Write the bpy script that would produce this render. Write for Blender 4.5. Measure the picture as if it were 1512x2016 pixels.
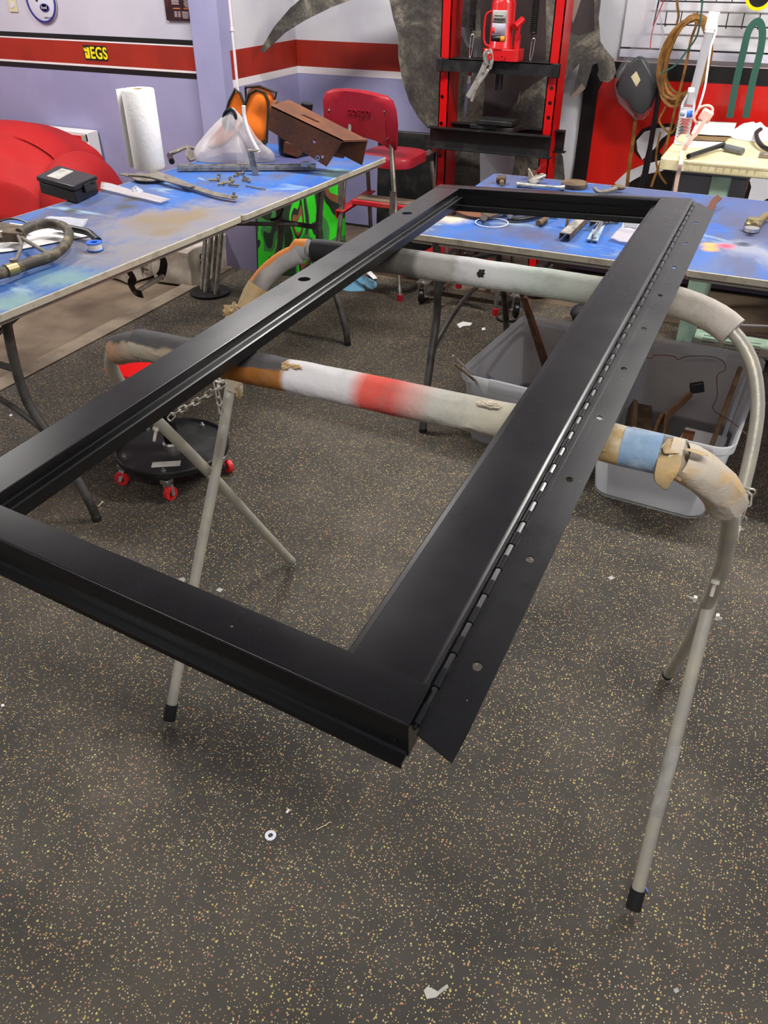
import bpy, bmesh, math, random
from mathutils import Vector, Matrix, noise
from mathutils.geometry import tessellate_polygon
random.seed(7)
for o in list(bpy.data.objects): bpy.data.objects.remove(o)
sc = bpy.context.scene; C = sc.collection
PI = math.pi
# ---------------- camera, world, lights, exposure ----------------
cd = bpy.data.cameras.new('camera'); cam = bpy.data.objects.new('camera', cd); C.objects.link(cam)
cd.sensor_fit = 'VERTICAL'; cd.sensor_height = 24; cd.lens = 24*1575/2016; cd.clip_start = .05
cam.location = (0, 0, 1.6)
cam.rotation_euler = (math.radians(54.8), 0, math.radians(24.8))
sc.camera = cam
w = bpy.data.worlds.new('world'); sc.world = w; w.use_nodes = True
w.node_tree.nodes['Background'].inputs[0].default_value = (.75, .85, 1, 1)
w.node_tree.nodes['Background'].inputs[1].default_value = .5
def area(loc, sx, sy, power, col=(1, .97, .93)):
    l = bpy.data.lights.new('ceiling_lamp', 'AREA'); l.shape = 'RECTANGLE'; l.size = sx; l.size_y = sy; l.energy = power; l.color = col
    o = bpy.data.objects.new('ceiling_lamp', l); C.objects.link(o); o.location = loc; return o
area((.35, -.4, 2.75), 1.25, .16, 34)
area((-1.9, -.5, 2.75), 1.25, .16, 9)
area((-2.0, 3.35, 2.75), 1.0, .16, 40)
area((-4.3, 2.7, 2.75), .16, 1.25, 40)
area((.6, 3.4, 2.75), 1.25, .16, 58)
sc.view_settings.view_transform = 'Standard'; sc.view_settings.look = 'None'
sc.view_settings.gamma = 1; sc.view_settings.use_curve_mapping = False
sc.view_settings.exposure = .8
# ---------------- materials ----------------
def lin(c):
    return tuple(((v/255)/12.92 if v/255 <= .04045 else (((v/255)+.055)/1.055)**2.4) for v in c)+(1,)
def nd(nt, t, **k):
    n = nt.nodes.new(t)
    for a, b in k.items():
        if a in n.inputs: n.inputs[a].default_value = b
        else: setattr(n, a, b)
    return n
def base(name, rgb, rough=.6, metal=0, spec=.5, alpha=1, trans=0, coat=0, ior=1.45, sheen=0):
    m = bpy.data.materials.new(name); m.use_nodes = True; p = m.node_tree.nodes['Principled BSDF']
    p.inputs['Base Color'].default_value = lin(rgb); p.inputs['Roughness'].default_value = rough
    p.inputs['Metallic'].default_value = metal; p.inputs['Specular IOR Level'].default_value = spec
    p.inputs['Alpha'].default_value = alpha; p.inputs['Transmission Weight'].default_value = trans
    p.inputs['Coat Weight'].default_value = coat; p.inputs['IOR'].default_value = ior
    return m, m.node_tree, p
def ramp(nt, fac, stops, interp='LINEAR'):
    r = nt.nodes.new('ShaderNodeValToRGB'); r.color_ramp.interpolation = interp
    e = r.color_ramp.elements
    while len(e) < len(stops): e.new(.5)
    for i, (p, c) in enumerate(stops):
        e[i].position = p; e[i].color = c if len(c) == 4 else lin(c)
    nt.links.new(fac, r.inputs[0]); return r.outputs[0]
def nz(nt, scale, detail=4, vec=None, rough=.55, dist=0, stretch=None):
    n = nd(nt, 'ShaderNodeTexNoise', Scale=scale, Detail=detail, Roughness=rough, Distortion=dist)
    if vec is None:
        g = nt.nodes.new('ShaderNodeNewGeometry'); vec = g.outputs['Position']
    if stretch:
        mp = nt.nodes.new('ShaderNodeMapping'); mp.inputs['Scale'].default_value = stretch
        nt.links.new(vec, mp.inputs['Vector']); vec = mp.outputs[0]
    nt.links.new(vec, n.inputs['Vector']); return n.outputs['Fac']
def mix(nt, fac, a, b, mode='MIX'):
    n = nt.nodes.new('ShaderNodeMix'); n.data_type = 'RGBA'; n.blend_type = mode
    for sock, v in ((n.inputs['Factor'], fac), (n.inputs['A'], a), (n.inputs['B'], b)):
        if hasattr(v, 'links'): nt.links.new(v, sock)
        elif isinstance(v, tuple): sock.default_value = v if len(v) == 4 else lin(v)
        else: sock.default_value = v
    return n.outputs['Result']
W4 = (1, 1, 1, 1); K4 = (0, 0, 0, 1)
def M(name, rgb, rough=.6, metal=0, rgb2=None, lo=.45, hi=.6, scale=20, bump=0, bscale=None, r2=None, stretch=None, **k):
    """paint/metal with a second colour showing through noise patches"""
    m, nt, p = base(name, rgb, rough, metal, **k)
    if rgb2:
        f = ramp(nt, nz(nt, scale, 5, stretch=stretch), [(lo, K4), (hi, W4)])
        nt.links.new(mix(nt, f, rgb, rgb2), p.inputs['Base Color'])
        if r2 is not None:
            nt.links.new(mix(nt, f, (rough,)*3+(1,), (r2,)*3+(1,)), p.inputs['Roughness'])
    if bump:
        b = nd(nt, 'ShaderNodeBump', Strength=bump, Distance=.004)
        nt.links.new(nz(nt, bscale or scale*3, 4), b.inputs['Height']); nt.links.new(b.outputs[0], p.inputs['Normal'])
    return m
# rubber mat with coloured flecks
def floor_mat():
    m, nt, p = base('rubber_flecked', (60, 58, 56), .78, spec=.35)
    g = nt.nodes.new('ShaderNodeNewGeometry').outputs['Position']
    big = ramp(nt, nz(nt, 1.3, 5, g), [(.34, (57, 55, 52)), (.66, (95, 90, 83))])
    mid = ramp(nt, nz(nt, 9, 6, g), [(.35, (150, 150, 150)), (.7, (205, 200, 190))])
    col = mix(nt, 1.0, big, mid, 'MULTIPLY'); col = mix(nt, .45, col, big)
    dust = ramp(nt, nz(nt, 2.1, 6, g, .65), [(.55, K4), (.75, (.5, .5, .5, 1))])
    col = mix(nt, dust, col, (112, 102, 90))
    for sc_, th, cs in ((185, .0, ((214, 190, 128), (196, 168, 100), (226, 214, 180))), (120, .06, ((190, 168, 120), (186, 120, 84), (205, 196, 110)))):
        dn = nd(nt, 'ShaderNodeTexNoise', Scale=60.0); nt.links.new(g, dn.inputs['Vector'])
        av = nt.nodes.new('ShaderNodeVectorMath'); av.operation = 'MULTIPLY_ADD'
        nt.links.new(dn.outputs['Color'], av.inputs[0]); av.inputs[1].default_value = (.006,)*3; nt.links.new(g, av.inputs[2])
        v = nd(nt, 'ShaderNodeTexVoronoi', Scale=float(sc_), Randomness=1.0); v.voronoi_dimensions = '2D'; nt.links.new(av.outputs[0], v.inputs['Vector'])
        sp = nt.nodes.new('ShaderNodeSeparateColor'); nt.links.new(v.outputs['Color'], sp.inputs[0])
        a = nd(nt, 'ShaderNodeMath', operation='LESS_THAN'); nt.links.new(v.outputs['Distance'], a.inputs[0])
        thr = nd(nt, 'ShaderNodeMath', operation='MULTIPLY_ADD'); nt.links.new(sp.outputs[1], thr.inputs[0]); thr.inputs[1].default_value = .22; thr.inputs[2].default_value = .07
        nt.links.new(thr.outputs[0], a.inputs[1])
        b = nd(nt, 'ShaderNodeMath', operation='LESS_THAN'); nt.links.new(sp.outputs[0], b.inputs[0]); b.inputs[1].default_value = .3
        ab = nd(nt, 'ShaderNodeMath', operation='MULTIPLY'); nt.links.new(a.outputs[0], ab.inputs[0]); nt.links.new(b.outputs[0], ab.inputs[1])
        fc = ramp(nt, sp.outputs[2], [(0, cs[0]), (.5, cs[1]), (.8, cs[2])])
        fq = nd(nt, 'ShaderNodeMath', operation='MULTIPLY'); nt.links.new(ab.outputs[0], fq.inputs[0]); fq.inputs[1].default_value = .75
        col = mix(nt, fq.outputs[0], col, fc)
    nt.links.new(col, p.inputs['Base Color'])
    b = nd(nt, 'ShaderNodeBump', Strength=.5, Distance=.002); nt.links.new(nz(nt, 220, 3, g), b.inputs['Height']); nt.links.new(b.outputs[0], p.inputs['Normal'])
    return m
def black_paint():
    m, nt, p = base('black_gloss_paint', (10, 10, 12), .3, spec=.42, coat=.15)
    p.inputs['Coat Roughness'].default_value = .16
    f = ramp(nt, nz(nt, 7, 6, rough=.7), [(.4, (.27,)*3+(1,)), (.75, (.36,)*3+(1,))]); nt.links.new(f, p.inputs['Roughness'])
    d = ramp(nt, nz(nt, 5, 5, rough=.5), [(.56, K4), (.85, (.12,)*3+(1,))])
    s = ramp(nt, nz(nt, 160, 2), [(.77, K4), (.8, (.5,)*3+(1,))])
    c = mix(nt, d, (10, 10, 12), (66, 66, 68)); c = mix(nt, s, c, (130, 130, 132)); nt.links.new(c, p.inputs['Base Color'])
    b = nd(nt, 'ShaderNodeBump', Strength=.05, Distance=.001); nt.links.new(nz(nt, 12, 3), b.inputs['Height']); nt.links.new(b.outputs[0], p.inputs['Normal'])
    return m
def table_paint(name, cx, cy):
    m, nt, p = base(name, (45, 105, 190), .55)
    g = nt.nodes.new('ShaderNodeNewGeometry').outputs['Position']
    c = ramp(nt, nz(nt, 2.6, 5, g, dist=.4), [(.3, (34, 80, 158)), (.5, (46, 98, 172)), (.68, (80, 102, 150))])
    c = mix(nt, ramp(nt, nz(nt, 4, 5, g, dist=.9, stretch=(1, .35, 1)), [(.44, K4), (.62, (.75,)*3+(1,))]), c, (84, 82, 96))
    c = mix(nt, ramp(nt, nz(nt, 22, 8, g, rough=.75), [(.52, K4), (.7, (.5,)*3+(1,))]), c, (104, 100, 104))
    c = mix(nt, ramp(nt, nz(nt, 140, 3, g), [(.7, K4), (.74, (.5,)*3+(1,))]), c, (200, 204, 206))
    c = mix(nt, ramp(nt, nz(nt, 5.5, 4, g, dist=1.2, stretch=(.4, 1, 1)), [(.6, K4), (.7, (.75,)*3+(1,))]), c, (148, 176, 190))
    return m, nt, p, g, c
def blob(nt, g, c, pts, col, soft=.5):
    for (x, y, r) in pts:
        mp = nd(nt, 'ShaderNodeVectorMath', operation='DISTANCE'); nt.links.new(g, mp.inputs[0]); mp.inputs[1].default_value = (x, y, .74)
        ad = nd(nt, 'ShaderNodeMath', operation='MULTIPLY_ADD'); nt.links.new(nz(nt, 7, 9, g, rough=.72, dist=.8, stretch=(1.3, .8, 1)), ad.inputs[0]); ad.inputs[1].default_value = r*2.6; nt.links.new(mp.outputs['Value'], ad.inputs[2])
        f = ramp(nt, ad.outputs[0], [(r*(1.7), (.9,)*3+(1,)), (min(1, r*1.7+r*soft*.7+.02), K4)])
        c = mix(nt, f, c, col)
    return c
def pipe_paint(name, stops, axis=0, top=None):
    """foam sleeve over-sprayed in bands along world x"""
    m, nt, p = base(name, (150, 150, 145), .75)
    g = nt.nodes.new('ShaderNodeNewGeometry').outputs['Position']
    s = nt.nodes.new('ShaderNodeSeparateXYZ'); nt.links.new(g, s.inputs[0])
    mr = nd(nt, 'ShaderNodeMapRange'); mr.inputs['From Min'].default_value = -1.15; mr.inputs['From Max'].default_value = .15
    n = nd(nt, 'ShaderNodeMath', operation='MULTIPLY_ADD'); nt.links.new(nz(nt, 30, 3, g), n.inputs[0]); n.inputs[1].default_value = .012; nt.links.new(s.outputs[0], n.inputs[2])
    nt.links.new(n.outputs[0], mr.inputs[0])
    c = ramp(nt, mr.outputs[0], [((x+1.15)/1.3, col) for x, col in stops])
    c = mix(nt, ramp(nt, nz(nt, 14, 6, g, rough=.7), [(.5, K4), (.72, (.45,)*3+(1,))]), c, (120, 118, 108))
    if top:
        nn = nt.nodes.new('ShaderNodeNewGeometry'); sn = nt.nodes.new('ShaderNodeSeparateXYZ'); nt.links.new(nn.outputs['Normal'], sn.inputs[0])
        ad = nd(nt, 'ShaderNodeMath', operation='MULTIPLY_ADD'); nt.links.new(nz(nt, 22, 5, g), ad.inputs[0]); ad.inputs[1].default_value = .8; nt.links.new(sn.outputs[2], ad.inputs[2])
        x1 = nd(nt, 'ShaderNodeMath', operation='LESS_THAN'); nt.links.new(s.outputs[0], x1.inputs[0]); x1.inputs[1].default_value = top[0]
        f = nd(nt, 'ShaderNodeMath', operation='MULTIPLY'); nt.links.new(ramp(nt, ad.outputs[0], [(.85, K4), (1.0, W4)]), f.inputs[0]); nt.links.new(x1.outputs[0], f.inputs[1])
        c = mix(nt, f.outputs[0], c, top[1])
    nt.links.new(c, p.inputs['Base Color'])
    b = nd(nt, 'ShaderNodeBump', Strength=.5, Distance=.004); nt.links.new(nz(nt, 60, 5, g), b.inputs['Height']); nt.links.new(b.outputs[0], p.inputs['Normal'])
    return m
def dino_skin():
    m, nt, p = base('grey_scaly_print', (84, 78, 72), .6)
    g = nt.nodes.new('ShaderNodeNewGeometry').outputs['Position']
    dn = nd(nt, 'ShaderNodeTexNoise', Scale=7.0, Detail=4.0); nt.links.new(g, dn.inputs['Vector'])
    av = nt.nodes.new('ShaderNodeVectorMath'); av.operation = 'MULTIPLY_ADD'
    nt.links.new(dn.outputs['Color'], av.inputs[0]); av.inputs[1].default_value = (.2,)*3; nt.links.new(g, av.inputs[2])
    v = nd(nt, 'ShaderNodeTexVoronoi', Scale=30.0, feature='DISTANCE_TO_EDGE'); nt.links.new(av.outputs[0], v.inputs['Vector'])
    c = ramp(nt, nz(nt, 4.5, 6, g, dist=.8, rough=.65), [(.34, (52, 49, 48)), (.5, (86, 82, 75)), (.66, (150, 143, 126))])
    d = ramp(nt, v.outputs['Distance'], [(.0, (165, 160, 156)), (.08, (225, 225, 225)), (.35, (250, 250, 250))])
    c = mix(nt, .75, c, d, 'MULTIPLY'); nt.links.new(c, p.inputs['Base Color']); return m
def green_art():
    m, nt, p = base('green_and_brown_painted_board', (40, 190, 30), .5)
    g = nt.nodes.new('ShaderNodeNewGeometry').outputs['Position']
    f = nz(nt, 4.2, 1, g, dist=.7, stretch=(1.8, 1.2, .6))
    c = ramp(nt, f, [(.36, (26, 46, 24)), (.42, (56, 120, 60)), (.45, (44, 190, 24)), (.505, (30, 34, 28)), (.54, (118, 74, 44)), (.58, (48, 196, 28)), (.63, (30, 40, 30)), (.68, (96, 62, 40))], 'CONSTANT')
    nt.links.new(c, p.inputs['Base Color']); return m
def clear(name, rgb=(235, 238, 242), a=.3, rough=.15, milky=False, fm=.9):
    m = bpy.data.materials.new(name); m.use_nodes = True; nt = m.node_tree; nt.nodes.clear()
    out = nt.nodes.new('ShaderNodeOutputMaterial'); t = nt.nodes.new('ShaderNodeBsdfTransparent'); t.inputs[0].default_value = (.97, .97, .98, 1)
    d = nt.nodes.new('ShaderNodeBsdfPrincipled'); d.inputs['Base Color'].default_value = lin(rgb); d.inputs['Roughness'].default_value = rough
    if milky:
        tl = nt.nodes.new('ShaderNodeBsdfTranslucent'); tl.inputs[0].default_value = lin(rgb)
        mm = nt.nodes.new('ShaderNodeMixShader'); mm.inputs[0].default_value = .5; nt.links.new(d.outputs[0], mm.inputs[1]); nt.links.new(tl.outputs[0], mm.inputs[2]); src = mm
    else: src = d
    fr = nd(nt, 'ShaderNodeFresnel', IOR=1.45)
    ad = nd(nt, 'ShaderNodeMath', operation='MULTIPLY_ADD'); nt.links.new(fr.outputs[0], ad.inputs[0]); ad.inputs[1].default_value = fm; ad.inputs[2].default_value = a; ad.use_clamp = True
    mx = nt.nodes.new('ShaderNodeMixShader'); nt.links.new(ad.outputs[0], mx.inputs[0]); nt.links.new(t.outputs[0], mx.inputs[1]); nt.links.new(src.outputs[0], mx.inputs[2])
    nt.links.new(mx.outputs[0], out.inputs[0]); return m
MAT = dict(
    mat=floor_mat(), concrete=M('stained_concrete', (118, 102, 84), .8, rgb2=(82, 68, 54), lo=.4, hi=.65, scale=3, bump=.3, bscale=40),
    concrete_light=M('pale_concrete', (136, 122, 104), .85, rgb2=(96, 82, 68), lo=.45, hi=.7, scale=6, bump=.4, bscale=40),
    lilac=M('lilac_wall_paint', (156, 154, 190), .55, rgb2=(146, 145, 182), scale=2, bump=.06, bscale=90),
    grey_wall=M('pale_grey_wall_paint', (196, 194, 206), .6, rgb2=(188, 187, 200), scale=2),
    white_wall=M('white_wall_paint', (214, 214, 218), .55, rgb2=(204, 204, 212), scale=3),
    red_band=M('brick_red_wall_paint', (160, 38, 18), .6, rgb2=(146, 34, 17), scale=5),
    black_band=M('black_wall_paint', (16, 12, 14), .45), white_band=M('white_line_paint', (228, 222, 222), .6),
    black=black_paint(), blk=M('black_steel', (20, 20, 21), .45, rgb2=(48, 46, 44), scale=12, lo=.5, hi=.75),
    blkplastic=M('black_plastic', (18, 18, 19), .35), rubber=M('black_rubber', (26, 26, 27), .7),
    darkgrey=M('dark_grey_plastic', (96, 98, 102), .5), galv=M('galvanised_tube', (176, 174, 164), .42, .3, rgb2=(196, 190, 168), scale=16, lo=.4, hi=.7, bump=.15, bscale=120),
    zinc=M('zinc_plated_steel', (190, 190, 186), .3, .9), chain=M('painted_chain_steel', (214, 210, 198), .45, .3, rgb2=(140, 136, 124), scale=60),
    steel=M('worn_steel', (134, 126, 116), .45, .3, rgb2=(104, 96, 86), scale=30, lo=.4, hi=.7), chrome=M('tarnished_chrome_tube', (158, 154, 146), .25, .85, rgb2=(120, 112, 100), scale=9),
    legsteel=M('grey_table_leg_enamel', (86, 84, 80), .4, .35, rgb2=(56, 52, 48), scale=10), rust=M('rusty_brown_steel', (92, 56, 40), .7, .2, rgb2=(128, 78, 44), lo=.4, hi=.75, scale=7, bump=.4, bscale=80),
    red=M('glossy_red_enamel', (186, 10, 12), .3, coat=.3), jack=M('red_jack_enamel', (184, 16, 20), .3, coat=.4), redvinyl=M('faded_red_vinyl', (150, 26, 40), .35, rgb2=(138, 24, 36), scale=8),
    redcloth=M('red_stretch_cloth', (172, 16, 18), .75, rgb2=(160, 14, 18), scale=3), redpoly=M('red_polyurethane', (220, 44, 44), .4), redstep=M('red_step_enamel', (180, 30, 40), .45, rgb2=(120, 84, 66), lo=.55, hi=.75, scale=14),
    tread=M('dusty_rubber_tread', (112, 94, 78), .9), orange=M('orange_vest_fabric', (238, 118, 16), .7, bump=.3, bscale=14), trimfab=M('black_bias_binding', (44, 38, 26), .8),
    paper=M('white_paper', (226, 224, 222), .8, bump=.2, bscale=60), towel=M('white_paper_towel', (236, 234, 230), .95, bump=.35, bscale=70),
    kraft=M('kraft_masking_paper', (200, 166, 108), .75, rgb2=(176, 160, 130), lo=.42, hi=.65, scale=18, bump=.8, bscale=45), kraftpale=M('oversprayed_pale_masking_paper', (196, 186, 168), .75, rgb2=(206, 172, 116), lo=.5, hi=.65, scale=14, bump=.8, bscale=40),
    tan=M('tan_masking_tape', (178, 152, 104), .7, rgb2=(206, 196, 172), scale=20, bump=.5, bscale=50), bluepaint=M('blue_oversprayed_tape', (128, 156, 184), .7, rgb2=(196, 206, 216), lo=.4, hi=.65, scale=12, bump=.5, bscale=60),
    cream=M('cream_laminate', (226, 214, 168), .45, rgb2=(214, 200, 152), scale=9), sage=M('sage_green_enamel', (150, 176, 156), .45, rgb2=(128, 152, 136), scale=12),
    ivory=M('ivory_plastic', (206, 198, 160), .4), tableedge=M('ivory_table_edge', (186, 180, 160), .55, rgb2=(140, 130, 112), lo=.5, hi=.75, scale=18), tableunder=M('grey_table_underside', (128, 122, 112), .7),
    banner=M('red_vinyl_banner', (212, 28, 18), .3, bump=.25, bscale=5, coat=.3), bannerblk=M('black_vinyl_print', (20, 17, 17), .4, coat=.2), bannerwht=M('white_vinyl_print', (220, 222, 226), .4, coat=.2),
    blade=M('brown_spring_steel_band', (150, 106, 52), .4, .35, rgb2=(108, 74, 36), scale=14), green_strap=M('dark_green_webbing', (44, 84, 72), .85), whiteplastic=M('white_plastic', (236, 236, 236), .35),
    pinkcable=M('pale_pink_flat_strap', (224, 186, 168), .5), frosted=clear('frosted_clear_plastic', (214, 216, 218), .3, .35, True), clearp=clear('clear_plastic_film', (236, 238, 242), .04, .12, fm=.5),
    clearbottle=clear('clear_bottle_plastic', (240, 244, 246), .06, .05), bag=clear('cloudy_polythene', (222, 216, 218), .52, .3, True), tubelamp=clear('translucent_white_tube', (226, 230, 236), .6, .2, True),
    wood=M('worn_timber', (126, 102, 70), .7, rgb2=(98, 76, 50), scale=8, stretch=(1, 1, 6)), leather=M('brown_leather', (118, 88, 54), .7, rgb2=(104, 70, 40), scale=20, bump=.4), darkwood=M('dark_brown_metal', (74, 58, 44), .6, rgb2=(104, 86, 64), scale=14),
    grey_card=M('grey_label', (172, 170, 162), .6, rgb2=(140, 138, 132), scale=14), plaque=M('dark_maroon_plaque', (48, 22, 24), .35, rgb2=(78, 40, 38), scale=6), plaqueprint=M('pale_pink_print', (190, 168, 172), .6), plaqueor=M('orange_print', (178, 104, 50), .6),
    navy=M('navy_enamel', (40, 36, 120), .3), signwhite=M('white_enamel_sign', (206, 206, 218), .3), yellow=M('yellow_print', (240, 224, 10), .45), ink=M('black_marker_ink', (30, 28, 28), .6),
    foamwhite=M('plastic_wrapped_white_carton', (196, 186, 172), .45, rgb2=(160, 146, 132), lo=.4, hi=.65, scale=9, bump=.5, bscale=14), brass=M('dull_brass', (150, 136, 96), .4, .7), bluespool=M('blue_plastic', (20, 96, 200), .35),
    dino=dino_skin(), belly=M('dark_maroon_grey_print', (54, 42, 42), .6, rgb2=(40, 32, 34), scale=6), claw=M('pale_claw_print', (120, 104, 94), .5), dinoedge=M('white_cutout_edge', (220, 220, 220), .6),
    greenart=green_art(), ragblue=M('pale_blue_rag', (120, 176, 206), .9, rgb2=(96, 88, 72), lo=.56, hi=.66, scale=16, bump=.5, bscale=30), lilacboard=M('dusty_lilac_board', (104, 96, 120), .7), orangepr=M('orange_label_print', (236, 140, 30), .5),
    silver=M('silver_metal', (186, 182, 172), .35, .6, rgb2=(140, 136, 128), scale=30), alu=M('dull_aluminium_channel', (176, 172, 162), .4, .3, rgb2=(120, 118, 112), scale=20), seatred=M('shiny_red_stool_vinyl', (218, 26, 28), .25, coat=.4),
)
pt, nt, p, g, c = table_paint('blue_table_paint_left', 0, 0)
c = blob(nt, g, c, [(-2.08, 2.4, .3), (-1.95, 2.65, .26), (-1.98, 2.15, .22), (-1.9, 2.95, .15)], (128, 124, 128), 1.0)
c = blob(nt, g, c, [(-2.1, 2.5, .13), (-2.04, 2.62, .1), (-2.02, 2.4, .06)], (126, 110, 86), .9)
c = blob(nt, g, c, [(-2.37, 2.62, .05), (-2.52, 2.48, .03), (-2.42, 2.72, .04)], (70, 68, 62), .8)
c = blob(nt, g, c, [(-1.99, 1.85, .1), (-1.87, 3.5, .09), (-1.97, 1.62, .1)], (112, 148, 150), .9)
c = blob(nt, g, c, [(-2.2, 3.66, .2), (-2.4, 3.4, .12)], (74, 72, 112), .9)
nt.links.new(c, p.inputs['Base Color']); MAT['tableL'] = pt
pt, nt, p, g, c = table_paint('blue_table_paint_right', 0, 0)
c = blob(nt, g, c, [(-.75, 2.95, .12), (-.3, 3.0, .1), (.02, 3.5, .3), (-.5, 3.7, .2), (-.95, 3.3, .16)], (76, 78, 104), 1.0)
c = blob(nt, g, c, [(-1.1, 3.02, .07), (-1.05, 3.35, .07)], (196, 184, 160), .9)
c = blob(nt, g, c, [(-.02, 3.08, .1), (.12, 2.95, .09)], (132, 136, 150), .9)
c = blob(nt, g, c, [(-.152, 3.08, .02), (-.147, 3.03, .02)], (222, 160, 52), .8)
c = blob(nt, g, c, [(-.1, 3.09, .02)], (224, 66, 84), .9)
c = blob(nt, g, c, [(-.9, 3.82, .16), (-.45, 3.82, .2), (0, 3.75, .26), (.5, 3.7, .26)], (78, 88, 128), .9)
nt.links.new(c, p.inputs['Base Color']); MAT['tableR'] = pt
# ---------------- mesh helpers ----------------
def frame_of(d):
    d = Vector(d).normalized(); a = Vector((0, 0, 1)) if abs(d.z) < .9 else Vector((1, 0, 0))
    u = d.cross(a).normalized(); return u, d.cross(u).normalized(), d
class B:
    def __init__(s): s.v = []; s.f = []
    def add(s, vs, fs):
        k = len(s.v); s.v += [Vector(v) for v in vs]; s.f += [tuple(i+k for i in f) for f in fs]; return s
    def box(s, c, d, r=(0, 0, 0)):
        from mathutils import Euler
        R = Euler(r).to_matrix(); c = Vector(c)
        vs = [c + R @ Vector((x*d[0]/2, y*d[1]/2, z*d[2]/2)) for x in (-1, 1) for y in (-1, 1) for z in (-1, 1)]
        return s.add(vs, [(0, 1, 3, 2), (4, 6, 7, 5), (0, 4, 5, 1), (2, 3, 7, 6), (0, 2, 6, 4), (1, 5, 7, 3)])
    def hexa(s, bot, top):
        """eight-cornered block: four bottom corners, four top corners"""
        return s.add(list(bot)+list(top), [(3, 2, 1, 0), (4, 5, 6, 7)] + [(i, (i+1) % 4, 4+(i+1) % 4, 4+i) for i in range(4)])
    def sweep(s, pts, sec, closed=False, up=None, cap=True):
        """sec(i, t) -> list of 2D points; or a list"""
        pts = [Vector(p) for p in pts]; n = len(pts); rings = []; pu = None
        for i in range(n):
            if closed: d = pts[(i+1) % n]-pts[i-1]
            else: d = pts[min(i+1, n-1)]-pts[max(i-1, 0)]
            d.normalize()
            if up is not None: u = d.cross(Vector(up)).normalized(); v = u.cross(d).normalized()
            else:
                if pu is None: u, v, _ = frame_of(d)
                else:
                    u = (pu - d*pu.dot(d)).normalized(); v = d.cross(u)
                pu = u
            q = sec(i) if callable(sec) else sec
            rings.append([pts[i]+u*a+v*b for a, b in q])
        m = len(rings[0]); vs = [p for r in rings for p in r]; fs = []
        for i in range(n if closed else n-1):
            j = (i+1) % n
            for k in range(m): fs.append((i*m+k, i*m+(k+1) % m, j*m+(k+1) % m, j*m+k))
        if not closed and cap: fs += [tuple(range(m))[::-1], tuple((n-1)*m+k for k in range(m))]
        return s.add(vs, fs)
    def tube(s, pts, r, n=12, closed=False, cap=True):
        rr = r if hasattr(r, '__len__') else [r]*len(pts)
        return s.sweep(pts, lambda i: [(rr[i]*math.cos(2*PI*k/n), rr[i]*math.sin(2*PI*k/n)) for k in range(n)], closed, None, cap)
    def cyl(s, a, b, r, r1=None, n=16): return s.tube([a, b], [r, r if r1 is None else r1], n)
    def strip(s, pts, wd, th, up=(0, 0, 1), closed=False):
        return s.sweep(pts, [(-wd/2, -th/2), (wd/2, -th/2), (wd/2, th/2), (-wd/2, th/2)], closed, up)
    def lathe(s, c, prof, n=24, ax=(0, 0, 1)):
        u, v, d = frame_of(ax); c = Vector(c); vs = []; fs = []; m = len(prof)
        for k in range(n):
            a = 2*PI*k/n
            for r, z in prof: vs.append(c+d*z+(u*math.cos(a)+v*math.sin(a))*r)
        for k in range(n):
            j = (k+1) % n
            for i in range(m-1): fs.append((k*m+i, j*m+i, j*m+i+1, k*m+i+1))
        if m > 3 and prof[0][0] > 1e-6 and prof[-1][0] > 1e-6:
            for k in range(n): j = (k+1) % n; fs.append((k*m+m-1, j*m+m-1, j*m, k*m))
            return s.add(vs, fs)
        if prof[0][0] > 1e-6: fs.append(tuple(k*m for k in range(n)))
        if prof[-1][0] > 1e-6: fs.append(tuple(k*m+m-1 for k in range(n))[::-1])
        return s.add(vs, fs)
    def plate(s, poly, holes, fn, th):
        """flat plate with holes; fn(a, b, h) gives the 3D point, h 0 is the top, -th the bottom"""
        loops = [poly]+list(holes); fl = [p for l in loops for p in l]
        tris = tessellate_polygon([[Vector((a, b, 0)) for a, b in l] for l in loops]); N = len(fl)
        vs = [fn(a, b, 0) for a, b in fl]+[fn(a, b, -th) for a, b in fl]
        fs = [tuple(t) for t in tris]+[tuple(N+i for i in t[::-1]) for t in tris]; k = 0
        for l in loops:
            m = len(l); fs += [(k+i, k+(i+1) % m, N+k+(i+1) % m, N+k+i) for i in range(m)]; k += m
        return s.add(vs, fs)
    def grid(s, nx, ny, fn, th=0):
        vs = [fn(i/nx, j/ny) for j in range(ny+1) for i in range(nx+1)]
        return s.add(vs, [(j*(nx+1)+i, j*(nx+1)+i+1, (j+1)*(nx+1)+i+1, (j+1)*(nx+1)+i) for j in range(ny) for i in range(nx)])
    def blobm(s, c, r, seg=16, rings=10, amp=0, freq=3, seed=0, squash=1):
        c = Vector(c); vs = []; fs = []
        for i in range(rings+1):
            t = PI*i/rings
            for k in range(seg):
                a = 2*PI*k/seg; d = Vector((math.sin(t)*math.cos(a), math.sin(t)*math.sin(a), math.cos(t)))
                q = 1+amp*noise.noise(d*freq+Vector((seed, seed*2.3, 0)))
                vs.append(c+Vector((d.x*r[0], d.y*r[1], d.z*r[2]))*q)
        for i in range(rings):
            for k in range(seg): fs.append((i*seg+k, (i+1)*seg+k, (i+1)*seg+(k+1) % seg, i*seg+(k+1) % seg))
        return s.add(vs, fs)
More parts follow.
